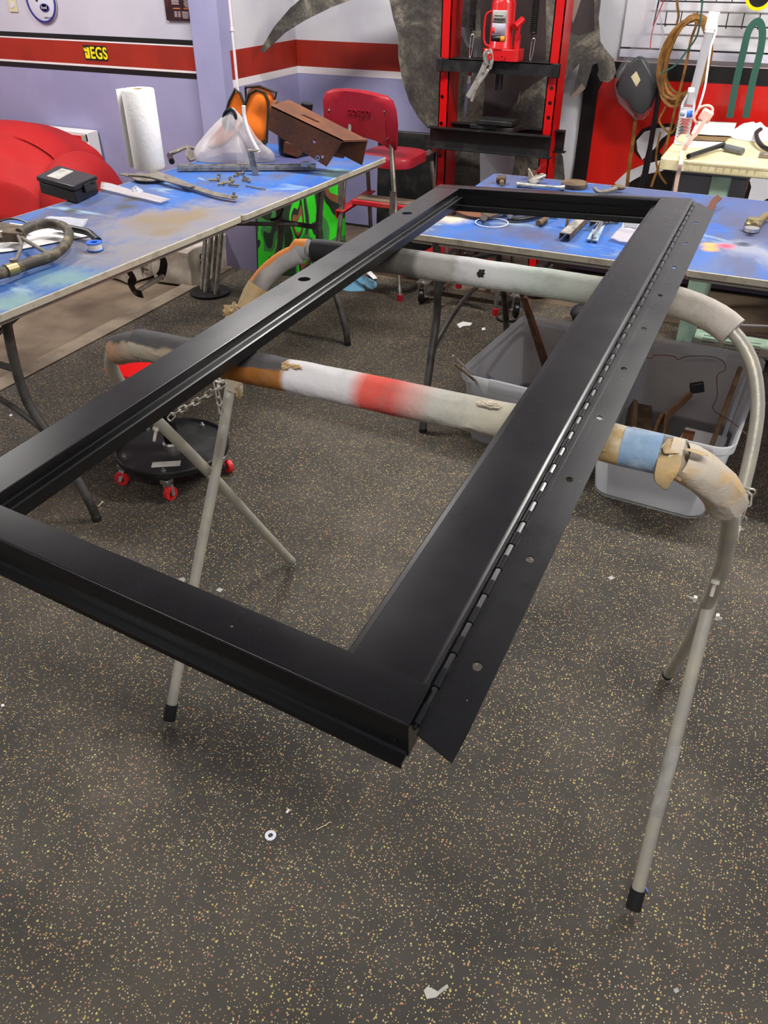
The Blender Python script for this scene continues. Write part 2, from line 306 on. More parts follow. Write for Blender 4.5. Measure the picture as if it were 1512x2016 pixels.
    def obj(s, name, mat, parent=None, label=None, cat=None, group=None, kind=None, bev=0, smooth=True, sub=0, solid=0, ang=35, org=None):
        if parent is not None:
            off = Vector(parent.get('_o', (0, 0, 0)))
        else:
            if org is None:
                lo = [min(v[i] for v in s.v) for i in range(3)]; hi = [max(v[i] for v in s.v) for i in range(3)]
                org = ((lo[0]+hi[0])/2, (lo[1]+hi[1])/2, lo[2])
            off = Vector(org)
        me = bpy.data.meshes.new(name); me.from_pydata([tuple(v-off) for v in s.v], [], s.f)
        bm = bmesh.new(); bm.from_mesh(me); bmesh.ops.remove_doubles(bm, verts=bm.verts, dist=1e-6)
        bmesh.ops.recalc_face_normals(bm, faces=bm.faces); bm.to_mesh(me); bm.free()
        me.materials.append(MAT[mat])
        if smooth: me.shade_smooth(); me.set_sharp_from_angle(angle=math.radians(ang))
        o = bpy.data.objects.new(name, me); C.objects.link(o)
        if parent is not None: o.parent = parent; o['_o'] = tuple(off)
        else: o.location = off; o['_o'] = tuple(off)
        if bev:
            b = o.modifiers.new('bevel', 'BEVEL'); b.width = bev; b.segments = 2; b.limit_method = 'ANGLE'; b.angle_limit = math.radians(40)
        if solid:
            b = o.modifiers.new('solid', 'SOLIDIFY'); b.thickness = solid; b.offset = 0
        if sub:
            b = o.modifiers.new('sub', 'SUBSURF'); b.levels = sub; b.render_levels = sub
        if label: o['label'] = label
        if cat: o['category'] = cat
        if group: o['group'] = group
        if kind: o['kind'] = kind
        return o
def thing(name, label, cat, loc, group=None):
    o = bpy.data.objects.new(name, None); C.objects.link(o); o.location = loc; o['_o'] = tuple(loc); o.empty_display_size = .05
    o['label'] = label; o['category'] = cat
    if group: o['group'] = group
    return o
def struct(b, name, mat, **k): return b.obj(name, mat, kind='structure', **k)
def text(name, body, size, mat, parent, M4, ext=.0008, spacing=1, sx=1, bold=0):
    cu = bpy.data.curves.new(name, 'FONT'); cu.body = body; cu.size = size; cu.extrude = ext; cu.align_x = 'CENTER'; cu.align_y = 'CENTER'; cu.space_character = spacing; cu.offset = bold
    t = bpy.data.objects.new('tmp', cu); C.objects.link(t); bpy.context.view_layer.update()
    me = bpy.data.meshes.new_from_object(t.evaluated_get(bpy.context.evaluated_depsgraph_get())); bpy.data.objects.remove(t)
    off = Vector(parent['_o']); S = Matrix.Diagonal((sx, 1, 1, 1))
    me.transform(Matrix.Translation(-off) @ M4 @ S); me.materials.clear(); me.materials.append(MAT[mat])
    o = bpy.data.objects.new(name, me); C.objects.link(o); o.parent = parent; o['_o'] = tuple(off); return o
def basis(o, x, y):
    x = Vector(x).normalized(); y = Vector(y); y = (y-x*y.dot(x)).normalized(); z = x.cross(y)
    m = Matrix((x, y, z)).transposed().to_4x4(); m.translation = Vector(o); return m
def circ(cx, cy, r, n=16, ry=None): return [(cx+r*math.cos(2*PI*k/n), cy+(ry or r)*math.sin(2*PI*k/n)) for k in range(n)]
def lerp(a, b, t): return Vector(a).lerp(Vector(b), t)
def smoothpts(pts, n=4, closed=False):
    """Catmull-Rom through the points"""
    P = [Vector(p) for p in pts]; out = []; m = len(P)
    for i in range(m if closed else m-1):
        a = P[i-1] if (i > 0 or closed) else P[0]; b = P[i]; c = P[(i+1) % m]; d = P[(i+2) % m] if (closed or i+2 < m) else P[-1]
        for k in range(n):
            t = k/n; out.append(.5*((2*b)+(c-a)*t+(2*a-5*b+4*c-d)*t*t+(3*b-3*c+d-a)*t**3))
    if not closed: out.append(P[-1])
    return out
def roundrect(x0, y0, x1, y1, r, n=4):
    o = []
    for cx, cy, a0 in ((x1-r, y0+r, -90), (x1-r, y1-r, 0), (x0+r, y1-r, 90), (x0+r, y0+r, 180)):
        for k in range(n+1):
            a = math.radians(a0+90*k/n); o.append((cx+r*math.cos(a), cy+r*math.sin(a)))
    return o
# ---------------- the room ----------------
struct(B().box((-.4, .55, -.06), (4.94, 7.4, .12)), 'floor', 'mat', org=(-.4, .55, 0))
struct(B().box((-1.2, 1.0, -.09), (9.6, 9, .14)), 'trim_1', 'concrete')
struct(B().box((-2.93, 0.9, -.008), (.1, 6.9, .02)), 'trim_2', 'concrete_light')
struct(B().box((-.4, 5.25, 1.4), (5.26, .1, 2.8)), 'wall_back', 'white_wall')
struct(B().box((-3.08, 4.9, 1.4), (.1, .8, 2.8)), 'wall_jog', 'white_wall')
struct(B().box((-4.6, 4.5, 1.4), (2.94, .1, 2.8)), 'wall_left', 'grey_wall')
struct(B().box((-6.0, 1.0, 1.4), (.1, 7.2, 2.8)), 'wall_far_left', 'grey_wall')
struct(B().box((2.25, 1.2, 1.4), (.1, 8.2, 2.8)), 'wall_right', 'grey_wall')
struct(B().box((-1.9, -2.9, 1.4), (8.4, .1, 2.8)), 'wall_behind', 'grey_wall')
struct(B().box((-1.9, 1.2, 2.86), (8.6, 8.4, .1)), 'ceiling', 'white_wall')
# painted zones and lines on the walls (paint films a few tenths of a millimetre to 2 mm proud)
def wallfilm(name, mat, x0, x1, z0, z1, y, t=.004): struct(B().box(((x0+x1)/2, y-t/2, (z0+z1)/2), (x1-x0, t, z1-z0)), name, mat, smooth=False)
wallfilm('trim_3', 'lilac', -3.03, -1.82, 0, .925, 5.2)
wallfilm('trim_4', 'white_band', -3.03, -1.82, .925, .965, 5.2, .005)
wallfilm('trim_5', 'red_band', -3.03, -1.82, .965, 1.114, 5.2)
struct(B().box((-3.028, 4.82, .4625), (.004, .76, .925)), 'trim_6', 'lilac')
struct(B().box((-3.0275, 4.82, .945), (.005, .76, .04)), 'trim_7', 'white_band')
struct(B().box((-3.028, 4.82, 1.04), (.004, .76, .15)), 'trim_8', 'red_band')
YL = 4.45
wallfilm('trim_9', 'lilac', -6, -3.2, 0, .955, YL)
wallfilm('trim_10', 'black_band', -6, -3.2, .955, .985, YL, .005)
wallfilm('trim_11', 'white_band', -6, -3.2, .985, .997, YL, .005)
wallfilm('trim_12', 'red_band', -6, -3.2, .997, 1.122, YL)
wallfilm('trim_13', 'white_band', -6, -3.2, 1.122, 1.13, YL, .005)
wallfilm('trim_14', 'black_band', -6, -3.2, 1.13, 1.157, YL, .005)
struct(B().box((-3.125, 4.415, 1.4), (.19, .13, 2.8)), 'trim_17', 'lilac', bev=.004)
b = B(); b.cyl((-3.022, 4.47, 0), (-3.022, 4.47, 2.8), .009); b.cyl((-3.022, 4.47, 1.21), (-3.022, 4.47, 1.225), .013)
struct(b, 'trim_15', 'white_band')
b = B(); b.cyl((-3.033, 4.47, .9), (-3.033, 4.47, 2.8), .004); struct(b, 'trim_16', 'white_band')
# ---------------- signs on the left wall ----------------
def text_on_wall(name, body, size, mat, par, x, z, y, **k): return text(name, body, size, mat, par, basis((x, y, z), (1, 0, 0), (0, 0, 1)), **k)
s = thing('outlet_plate', 'ivory electrical outlet plate high on left wall', 'outlet', ((-4.605, 4.445, 1.318)))
x, y, z = (-4.642, 4.445, 1.273)
B().box((x, 4.446, z+.05), (.07, .006, .115)).obj('cover_plate', 'ivory', s, bev=.002)
B().lathe((x, 4.443, z+.032), [(.017, 0), (.017, .003), (0, .003)], 16, (0, -1, 0)).obj('socket', 'signwhite', s)
x, y, z = (-4.382, 4.44, 1.215)
r_ = .098
s = thing('round_sign', 'round white metal sign with navy rim and blue oval emblem', 'sign', (x-.015, 4.444, z-.03))
cx, cz = x-.008, z+.116; bx_, _, bz_ = (-4.367, 4.43, 1.296)
B().lathe((cx, 4.444, cz), [(.118, 0), (.118, .005), (.112, .008), (0, .008)], 40, (0, -1, 0)).obj('disc', 'signwhite', s)
B().lathe((cx, 4.436, cz), [(.118, 0), (.118, .003), (.106, .003), (.106, 0)], 40, (0, -1, 0)).obj('rim', 'navy', s)
def ell(name, mat, cx, cz, rx, rz, y, par, th=.003):
    return B().plate(circ(0, 0, rx, 28, rz), [], lambda a, b, h: Vector((cx+a, y-h*-1, cz+b)), th).obj(name, mat, par)
ell('oval_badge', 'navy', bx_, bz_, .036, .022, 4.4335, s); ell('oval_line', 'signwhite', bx_, bz_, .032, .018, 4.4325, s, .001); ell('oval_field', 'navy', bx_, bz_, .030, .0165, 4.4315, s, .001)
text_on_wall('lettering', 'Ford', .026, 'signwhite', s, bx_, bz_, 4.4275, spacing=.9)
text_on_wall('lettering', 'SINCE 1907', .0125, 'darkgrey', s, bx_+.012, bz_-.054, 4.434)
ell('black_dot', 'blkplastic', *[(-4.421, 4.435, 1.335)[i] for i in (0, 2)], .009, .008, 4.4355, s)
x, y, z = (-4.045, 4.44, 1.061)
s = thing('shop_sticker', 'yellow block-letter sticker with small crown on red wall stripe', 'sticker', (x, 4.446, z))
B().plate(roundrect(-.084, -.04, .102, .042, .012), [], lambda a, b, h: Vector((x+a, 4.4445+h*-1, z+b)), .0015).obj('backing', 'blkplastic', s)
text_on_wall('lettering', 'EGS', .09, 'yellow', s, x+.036, z-.001, 4.4425, sx=.84, bold=.002, spacing=1.08)
B().plate([(-.07, -.03), (-.038, -.03), (-.032, -.024), (-.032, .031), (-.05, .031), (-.05, -.012), (-.056, -.012), (-.056, .002), (-.07, .002)][::1], [], lambda a, b, h: Vector((x-.004+a, 4.442+h*-1, z+b)), .0015).obj('letter_j', 'yellow', s)
B().plate([(-.084, .03), (-.074, .008), (-.054, .008), (-.052, .03), (-.059, .018), (-.066, .033), (-.073, .018)], [], lambda a, b, h: Vector((x+a, 4.442-h, z+b)), .0015).obj('crown', 'yellow', s)
x0, _, z0 = (-3.448, 4.44, 1.253); x1, _, z1 = (-3.191, 4.44, 1.25)
s = thing('printed_plaque', 'dark maroon rectangular plaque with fine pale print', 'plaque', ((x0+x1)/2, 4.445, z0))
cx = (x0+x1)/2; W_ = x1-x0
B().box((cx, 4.441, z0+.12), (W_, .014, .24)).obj('board', 'plaque', s, bev=.003)
b = B(); b2 = B(); random.seed(3)
for col, n_, w_, zz in ((-.055, 5, .03, .045), (-.03, 5, .026, .045), (.012, 6, .06, .045), (-.05, 4, .07, .1), (.04, 6, .085, .1)):
    for i in range(n_): b.box((cx+col, 4.4335, z0+zz+i*-.006+.0), (w_*random.uniform(.7, 1)*.8, .0008, .0028))
for col in (-.045, .03): b2.box((cx+col, 4.4335, z0+.061), (.05, .0008, .006))
b.obj('fine_print', 'plaqueprint', s, kind='stuff'); b2.obj('heading_print', 'plaqueor', s)
# ---------------- dinosaur cut-out ----------------
DO = Vector((-2.95, 4.62, 0)); DX = Vector((1.95, .42, 0)).normalized(); DN = Vector((DX.y, -DX.x, 0))
def dn(a, b, h): return DO+DX*a+Vector((0, 0, b))+DN*h
s = thing('dinosaur_cutout', 'grey scaly dinosaur cardboard cut-out standing behind red press', 'cutout', tuple(dn(1.2, 0, 0)))
DP = [(0.009, 1.103), (0.037, 1.142), (0.107, 1.227), (0.212, 1.321), (0.269, 1.358), (0.423, 1.455), (0.599, 1.525), (0.882, 1.571), (1.843, 1.572), (1.932, 1.374), (1.933, 1.294), (1.958, 1.185), (1.984, 1.154), (2.044, 1.102), (2.065, 1.039), (2.041, 0.997), (1.987, 0.995), (1.966, 1.025), (1.97, 1.054), (1.957, 1.083), (1.934, 1.073), (1.923, 1.019), (1.912, 0.958), (1.85, 0.903), (1.824, 0.907), (1.85, 0.961), (1.862, 1.079), (1.783, 0.99), (1.752, 0.938), (1.767, 0.702), (1.833, 0.595), (1.859, 0.478), (1.879, 0.281), (1.757, 0.274), (1.707, 0.59), (1.674, 0.475), (1.546, 0.483), (1.556, 0.611), (1.341, 0.624), (1.357, 0.43), (1.386, 0.252), (1.189, 0.241), (1.158, 0.622), (1.082, 0.661), (1.025, 0.72), (0.968, 0.776), (0.912, 0.856), (0.867, 0.971), (0.842, 1.086), (0.838, 1.199), (0.811, 1.277), (0.787, 1.373), (0.712, 1.391), (0.566, 1.361), (0.447, 1.323), (0.293, 1.26), (0.166, 1.195), (0.03, 1.092)]
DH = [(1.17, 1.255), (1.217, 1.237), (1.237, 1.176), (1.251, 1.147), (1.274, 1.189), (1.297, 1.185), (1.294, 1.096), (1.283, 1.051), (1.257, 0.898), (1.244, 0.769), (1.234, 0.85), (1.248, 1.004), (1.243, 1.132), (1.19, 1.212)]
B().plate(DP, [DH], dn, .012).obj('printed_panel', 'dino', s)
b = B()
for poly in ([(1.277, 1.505), (1.63, 1.506), (1.687, 1.013), (1.568, 0.933), (1.467, 0.772), (1.349, 0.768), (1.35, 0.953), (1.317, 1.129)], [(1.767, 1.463), (1.884, 1.463), (1.918, 1.236), (1.841, 1.211), (1.784, 1.234)]):
    b.plate(poly, [], lambda a, bb, h: dn(a, bb, h+.0015), .001)
b.obj('belly_print', 'belly', s)
for poly in ([(1.784, 1.373), (1.834, 1.396), (1.812, 1.304), (1.801, 1.267), (1.788, 1.304)], [(1.912, 0.958), (1.85, 0.903), (1.824, 0.907), (1.859, 0.941), (1.887, 0.98)], [(1.545, 0.907), (1.554, 0.938), (1.553, 0.881), (1.541, 0.859)], [(1.527, 0.822), (1.54, 0.873), (1.532, 0.828), (1.509, 0.795), (1.495, 0.784)], [(2.041, 0.997), (2.061, 1.047), (2.055, 1.012), (2.026, 0.991), (1.998, 0.996)]):
    B().plate(poly, [], lambda a, bb, h: dn(a, bb, h+.0035), .0015).obj('claw_print', 'claw', s)
# ---------------- black steel frame on the work stand ----------------
NR = Vector((-0.151, 0.371, 1.12)); FR = Vector((-0.154, 2.013, 1.135)); FL = Vector((-0.754, 1.97, 1.118)); NL = Vector((-.745, .432, 1.112))
LW, LL = .593, 1.68
UN = (NL-NR).cross(FR-NR).normalized(); UN = UN if UN.z > 0 else -UN
def Wf(u, v, h):
    a, b_ = u/LW, v/LL
    return NR*(1-a)*(1-b_)+FR*(1-a)*b_+FL*a*b_+NL*a*(1-b_)+UN*h
fr = thing('steel_door_frame', 'black painted rectangular steel door frame with long hinge lying on trestle', 'door frame', tuple(Wf(LW/2, LL/2, -.042)))
def ribbon(path, t):
    """closed outline of a bent sheet of thickness t following path (list of 2D points)"""
    P = [Vector(p) for p in path]; off = []
    for i, p in enumerate(P):
        d0 = (P[i]-P[i-1]).normalized() if i else None; d1 = (P[i+1]-P[i]).normalized() if i+1 < len(P) else None
        n0 = Vector((-d0.y, d0.x)) if d0 else None; n1 = Vector((-d1.y, d1.x)) if d1 else None
        n = (n0+n1).normalized()/max(.5, math.sqrt((1+n0.dot(n1))/2)) if n0 and n1 else (n0 or n1)
        off.append(p-n*t)
    return [tuple(p) for p in P]+[tuple(p) for p in off[::-1]]
def rail(fn, prof, t0, t1, n=24):
    b = B(); m = len(prof); vs = []; fs = []
    for i in range(n+1):
        t = t0+(t1-t0)*i/n; vs += [fn(t, a, h) for a, h in prof]
    for i in range(n):
        for k in range(m): fs.append((i*m+k, i*m+(k+1) % m, (i+1)*m+(k+1) % m, (i+1)*m+k))
    fs += [tuple(range(m)), tuple(n*m+k for k in range(m))[::-1]]
    return b.add(vs, fs)
def rnd(x, y, r, a0, a1, n=4): return [(x+r*math.cos(math.radians(a0+(a1-a0)*k/n)), y+r*math.sin(math.radians(a0+(a1-a0)*k/n))) for k in range(n+1)]
# right rail: rounded outer edge, flat top, inner ledge
pr = [(.0, -.043)]+rnd(.0085, -.0085, .0085, 180, 90, 6)+[(.0715, 0), (.0725, -.001), (.0725, -.009), (.0815, -.0095), (.083, -.011), (.083, -.036)]
rail(lambda t, a, h: Wf(a, t, h), ribbon(pr, .0018), .0452, LL, 30).obj('right_rail', 'black', fr)
# left rail: top plate with two holes, then outer wall and two steps
lp = B(); hv = [1.169, 1.744]
def Lf(t, a, h): return Wf(LW-a, t, h)
holes = [[(y, x) for x, y in circ(.029, v, .0115, 20, .0125)] for v in (.86, 1.37)]
lp.plate([(0.05, .001), (LL-.04, .001), (LL-.04, .0585), (0.05, .0585)], holes, lambda t, a, h: Lf(t, a, h), .0018); lp.obj('left_rail_top', 'black', fr)
outer = ribbon([(0, -.036), (0, -.002), (.001, -.0003)], .0018); inner = ribbon([(.0585, -.0002), (.0592, -.001), (.0592, -.014), (.061, -.0155), (.071, -.016), (.0725, -.0175), (.0725, -.034), (.068, -.036)], .0018)
rail(Lf, outer, 0.0, LL, 24).obj('left_rail_flange', 'black', fr); rail(Lf, inner, 0.05, LL-.04, 24).obj('left_rail_channel', 'black', fr)
# near rail (outer wall and bottom lip face the viewer)
def Nf(t, a, h): return Wf(t, a, h)
pn = [(-.012, -.038), (-.011, -.033), (-.002, -.0335), (0, -.031), (0, -.003)]+rnd(.003, -.003, .003, 180, 90)+[(.0455, 0), (.0465, -.001), (.0465, -.012)]
rail(Nf, ribbon(pn, .0018), .0015, LW-.001, 20).obj('near_rail', 'black', fr)
rail(lambda t, a, h: Wf(a, t, h), [(.0, -.036), (.0, -.0005), (.0016, -.0003), (.0016, -.036)], .0, .0465, 2).obj('end_cap', 'black', fr)
# far rail (its stepped inner side faces the viewer)
pf = [(0, -.042), (0, -.003)]+rnd(.003, -.003, .003, 180, 90)+[(.036, 0), (.0375, -.001), (.0375, -.014), (.039, -.0155), (.0495, -.016), (.051, -.0175), (.051, -.032), (.053, -.0335), (.058, -.034), (.0592, -.036), (.0592, -.048)]
rail(lambda t, a, h: Wf(t, LL-a, h), ribbon([(a, h) for a, h in pf], .0018), .0735, LW-.0, 20).obj('far_rail', 'black', fr)
# hinge
hg = B().plate([(-.006, .002), (-.039, -.006), (-.0405, .02), (-.046, LL*.5), (-.05, LL-.06), (-.013, LL-.004), (-.006, LL-.004)],
    [circ(-.0245, .092+.158*i, .0042, 14, .0055) for i in range(10)], lambda a, t, h: Wf(a, t, h-.007+a*.09), .0013)
H = hg.obj('hinge_leaf', 'black', fr)
for i in range(40):
    t = .008+i*.0415
    B().cyl(Wf(-.003, t, -.0055), Wf(-.003, t+.021, -.0055), .0036, n=10).obj('hinge_knuckle', 'black', H)
B().cyl(Wf(-.003, .004, -.0055), Wf(-.003, LL-.006, -.0055), .002, n=8).obj('hinge_pin', 'black', H)
b = B()
for i in range(40):
    t = .0285+i*.0415
    if t < LL-.03: b.cyl(Wf(-.003, t, -.0057), Wf(-.003, t+.0195, -.0057), .0032, n=8)
b.obj('rail_knuckles', 'black', H, kind='stuff')
# ---------------- folding work stand (crossed tubes) ----------------
st = thing('folding_work_stand', 'crossed galvanised tube work stand with paint-spattered foam-wrapped bars', 'work stand', (-.49, 1.32, 0))
Y1a, Y1b = 1.68, .983; Y2a, Y2b = .972, 1.565; ZT = 1.05
def pl1(x, z): return Vector((x, Y1a+(Y1b-Y1a)*z/ZT, z))
def pl2(x, z): return Vector((x, Y2a+(Y2b-Y2a)*z/ZT, z))
n1L = [(-1.092, .02), (-1.079, .32), (-1.068, .55), (-1.072, .76), (-1.078, .865), (-1.06, .935), (-1.015, .995), (-.96, 1.028), (-.9, 1.045), (-.84, 1.05)]
n1R = [(-.1, 1.05), (-.03, 1.045), (.012, 1.022), (.042, .98), (.06, .92), (.07, .84), (.078, .74), (.079, .594), (.075, .334), (.06, .02)]
n2L = [(-1.047, .03), (-1.046, .32), (-1.042, .6), (-1.045, .8), (-1.042, .9), (-1.02, .965), (-.98, 1.01), (-.935, 1.035), (-.87, 1.05)]
n2R = [(-.25, 1.05), (-.13, 1.052), (-.055, 1.04), (-.002, 1.018), (.04, .98), (.066, .93), (.08, .87), (.086, .76), (.083, .58), (.088, .34), (.096, .03)]
p1 = smoothpts([pl1(*q) for q in n1L+n1R], 3); p2 = smoothpts([pl2(*q) for q in n2L+n2R], 3)
B().tube(p1, .0125, 16).obj('tube_frame', 'galv', st); B().tube(p2, .0125, 16).obj('tube_frame', 'galv', st)
def sub(P, x0, x1, zmin=.6): return [p for p in P if x0 <= p.x <= x1 and p.z > zmin]
def at1(x): return pl1(x, 1.05)
# foam sleeves
MAT['wrap_near'] = pipe_paint('near_bar_overspray', [(-1.02, (108, 112, 108)), (-.97, (168, 128, 96)), (-.9, (158, 150, 134)), (-.76, (140, 118, 80)), (-.72, (150, 88, 16)), (-.615, (154, 96, 24)), (-.606, (206, 204, 206)), (-.5, (200, 198, 198)), (-.475, (205, 84, 70)), (-.43, (205, 66, 58)), (-.4, (190, 140, 132)), (-.36, (172, 172, 162)), (-.26, (176, 170, 152))], top=(-.62, (72, 70, 70)))
MAT['wrap_far'] = pipe_paint('far_bar_overspray', [(-1.05, (90, 86, 80)), (-.72, (84, 82, 78)), (-.64, (94, 92, 88)), (-.628, (158, 156, 150)), (-.55, (170, 168, 162)), (-.54, (196, 196, 196)), (-.46, (206, 208, 206)), (-.38, (180, 190, 180)), (-.27, (160, 162, 152)), (-.1, (196, 188, 174)), (.1, (200, 190, 182))])
def lump(P, r, amp=.06, n=18, seed=0, taper=.85):
    b = B(); m = len(P)
    def sec(i):
        e = 1
        return [(r*e*(1+amp*noise.noise(P[i]*22+Vector((k*.7, seed, 0))))*math.cos(2*PI*k/n), r*e*(1+amp*noise.noise(P[i]*18+Vector((0, k*.5, seed))))*math.sin(2*PI*k/n)) for k in range(n)]
    return b.sweep(P, sec)
def dens(P, k=3):
    o = []
    for a, c in zip(P, P[1:]):
        m = max(1, int((c-a).length/.012))
        o += [lerp(a, c, i/m) for i in range(m)]
    return o+[P[-1]]
D1 = dens(p1); D2 = dens(p2)
lump(sub(D1, -.985, -.24, .9), .0265, .1).obj('foam_sleeve', 'wrap_near', st, label='foam sleeve sprayed in orange, white and red bands')
lump([p for p in D2 if -.79 <= p.x <= .005 and p.z > .95], .0285, .07, seed=3).obj('foam_sleeve', 'wrap_far', st, label='foam sleeve oversprayed pale grey')
# far bar left end: dark grey foam stub, bare tube, kraft wrapped part
lump([p for p in D2 if -.905 <= p.x <= -.8 and p.z > 1.0], .0245, .05, seed=5).obj('foam_sleeve', 'rubber', st, label='dark grey foam stub')
MAT['tubeor'] = pipe_paint('orange_streaked_tube', [(-1.1, (120, 116, 108)), (-1.01, (120, 116, 110)), (-.99, (176, 170, 164)), (-.9, (160, 160, 164))], top=(-.9, (216, 132, 52)))
lump([p for p in D2 if -1.02 <= p.x <= -.9 and p.z > .95], .0225, .02, seed=5).obj('sprayed_tube_bend', 'tubeor', st)
lump([p for p in D2 if p.x < -1.015 and p.z > .93 or (p.x < -1.03 and p.z > .9)], .024, .14, seed=6).obj('paper_wrap', 'kraft', st)
def crumple(c, r, mat, seed, par, amp=.7, name='torn_paper', sq=(1, 1, 1), lab=None):
    B().blobm(c, (r*sq[0], r*sq[1], r*sq[2]), 18, 12, amp, 2.6, seed).obj(name, mat, par, smooth=False, label=lab)
crumple(tuple(pl2(-1.045, .905)+Vector((-.022, -.01, .0))), .02, 'kraft', 4, st, 1.1)
# near bar right end: tape, blue sprayed tape, torn kraft paper
lump([p for p in D1 if -.145 <= p.x <= -.098 and p.z > .9], .0262, .2, seed=8).obj('tape_wrap', 'tan', st, label='crumpled brown tape wrap')
lump([p for p in D1 if -.11 <= p.x <= -.045 and p.z > .9], .0272, .05, seed=9).obj('tape_wrap', 'bluepaint', st, label='blue oversprayed tape wrap')
lump([p for p in D1 if -.05 <= p.x <= .05 and p.z > .955], .0272, .22, seed=10).obj('paper_wrap', 'kraftpale', st, label='pale oversprayed masking paper wrap')
def flap(pts, mat, par, name='paper_flap', curl=.01):
    """hanging torn sheet between two edges given as point rows"""
    b = B(); rows = [[Vector(p) for p in r] for r in pts]; m = len(rows[0])
    vs = [p+Vector((noise.noise(p*60)*curl, noise.noise(p*50+Vector((3, 3, 3)))*curl, noise.noise(p*55+Vector((9, 0, 0)))*curl)) for r in rows for p in r]
    fs = [(i*m+k, i*m+k+1, (i+1)*m+k+1, (i+1)*m+k) for i in range(len(rows)-1) for k in range(m-1)]
    b.add(vs, fs).obj(name, mat, par, solid=.0008, sub=1)
def q(px): return px
flap([[(-0.055, 0.985, 1.051), (-0.052, 0.985, 1.062), (-0.042, 0.985, 1.068)], [(-0.049, 0.95, 1.06), (-0.039, 0.95, 1.062), (-0.02, 0.95, 1.071)], [(-0.05, 0.945, 1.035), (-0.035, 0.945, 1.043), (-0.015, 0.945, 1.056)], [(-0.047, 0.945, 1.03), (-0.034, 0.945, 1.025), (-0.022, 0.945, 1.039)], [(-0.038, 0.945, 1.021), (-0.029, 0.945, 1.016), (-0.027, 0.945, 1.024)]], 'kraft', st)
flap([[(-0.056, 1, 1.057), (-0.049, 1, 1.065), (-0.035, 1, 1.063)], [(-0.05, 0.965, 1.067), (-0.039, 0.965, 1.073), (-0.022, 0.965, 1.071)], [(-0.045, 0.955, 1.067), (-0.033, 0.955, 1.071), (-0.025, 0.955, 1.07)]], 'kraft', st)
flap([[(-0.024, 0.975, 1.072), (-0.007, 0.975, 1.074), (0.011, 0.975, 1.07)], [(-0.025, 0.952, 1.078), (-0.009, 0.952, 1.076), (0.007, 0.952, 1.074)]], 'kraft', st)
flap([[(-0.122, 0.96, 1.055), (-0.115, 0.96, 1.06), (-0.108, 0.96, 1.056)], [(-0.129, 0.955, 1.05), (-0.117, 0.955, 1.048), (-0.107, 0.955, 1.052)]], 'tan', st)
# torn bits on top of the near and far sleeves
for px, py, yy, sd in ((566, 716, .985, 1), (578, 722, .975, 2), (605, 719, .985, 3), (950, 795, .985, 4), (975, 800, .98, 5)):
    pass
crumple((-0.612, 0.965, 1.076), .006, 'kraft', 2, st, .9); crumple((-0.595, 0.967, 1.077), .005, 'kraft', 5, st, .9, sq=(1.8, .8, .6)); crumple((-0.284, 0.968, 1.08), .008, 'kraftpale', 6, st, .8, sq=(2, .8, .5)); crumple((-0.494, 1.54, 1.06), .007, 'rubber', 7, st, .8)
crumple((-0.971, 1.33, 0.801), .014, 'tan', 12, st, .8, sq=(.6, .5, 1.6))
B().box((-1.022, 1.38, 0.786), (.03, .012, .055), (0, .1, 0)).obj('hanging_tape', 'kraftpale', st)
# leg ends, caps, labels, bolts
def capat(P, i0, i1, r, l, name, mat):
    d = (P[i0]-P[i1]).normalized(); a = P[i0]-d*l*.85; B().cyl(a, a+d*l, r, r*1.04, 18).obj(name, mat, st)
capat(p2, 0, 1, .0148, .042, 'rubber_foot', 'rubber'); capat(p2, -1, -2, .0148, .042, 'rubber_foot', 'rubber')
capat(p1, 0, 1, .0132, .028, 'plastic_foot', 'frosted'); capat(p1, -1, -2, .0135, .02, 'rubber_foot', 'rubber')
a = pl2(.0915, .2); c_ = pl2(.0893, .33); B().cyl(a, c_, .0131, n=18).obj('leg_label', 'grey_card', st, label='faded ribbed label band')
def bolt(a, d, l, name='bolt', mat='chain', r=.0035):
    d = Vector(d).normalized(); a = Vector(a); b = B(); b.cyl(a, a+d*l, r, n=8); b.lathe(a, [(0, -.0005), (.008, 0), (.008, .006), (0, .006)], 6, tuple(d)); b.obj(name, mat, st, smooth=False)
bolt(pl1(.072, .585)+Vector((-.014, 0, 0)), (-1, -.1, .1), .02); bolt(pl2(.085, .56)+Vector((.014, 0, 0)), (1, -.1, 0), .012)
bolt(pl1(.078, .72)+Vector((-.004, -.015, 0)), (.0, -.35, -1), .03); bolt(pl1(-1.07, .565)+Vector((.014, -.01, 0)), (1, -.15, -.1), .022)
bolt(pl1(-1.073, .76)+Vector((0, -.014, -.0)), (-.2, -.3, -1), .032)
# chains: individual links
def chain(pts, par, name='chain_link', r=.0019, L=.0115, wd=.006, flip=0):
    pts = [Vector(p) for p in pts]; tot = sum((b_-a_).length for a_, b_ in zip(pts, pts[1:])); step = L*2-2.6*r; n = max(2, int(tot/step))
    def at(t):
        d = t*tot
        for a_, b_ in zip(pts, pts[1:]):
            l = (b_-a_).length
            if d <= l+1e-9: return lerp(a_, b_, d/l if l else 0)
            d -= l
        return pts[-1]
    for i in range(n):
        p0 = at(i/n); p1_ = at(min(1, (i+1)/n)); c = (p0+p1_)/2; u, v, d = frame_of(p1_-p0)
        s_ = u if (i+flip) % 2 else v
        loop = []
        for k in range(14):
            a_ = 2*PI*k/14; ca, sa = math.cos(a_), math.sin(a_)
            loop.append(c+d*((L-wd)*(1 if ca > 0 else -1)+wd*ca)+s_*wd*sa)
        B().tube(loop, r, 6, True).obj(name, 'chain', par)
chain([(-0.968, 1.28, 0.836), (-0.988, 1.28, 0.82), (-1.033, 1.28, 0.786), (-1.079, 1.28, 0.753), (-1.119, 1.28, 0.729), (-1.141, 1.28, 0.705)], st, L=.0135)
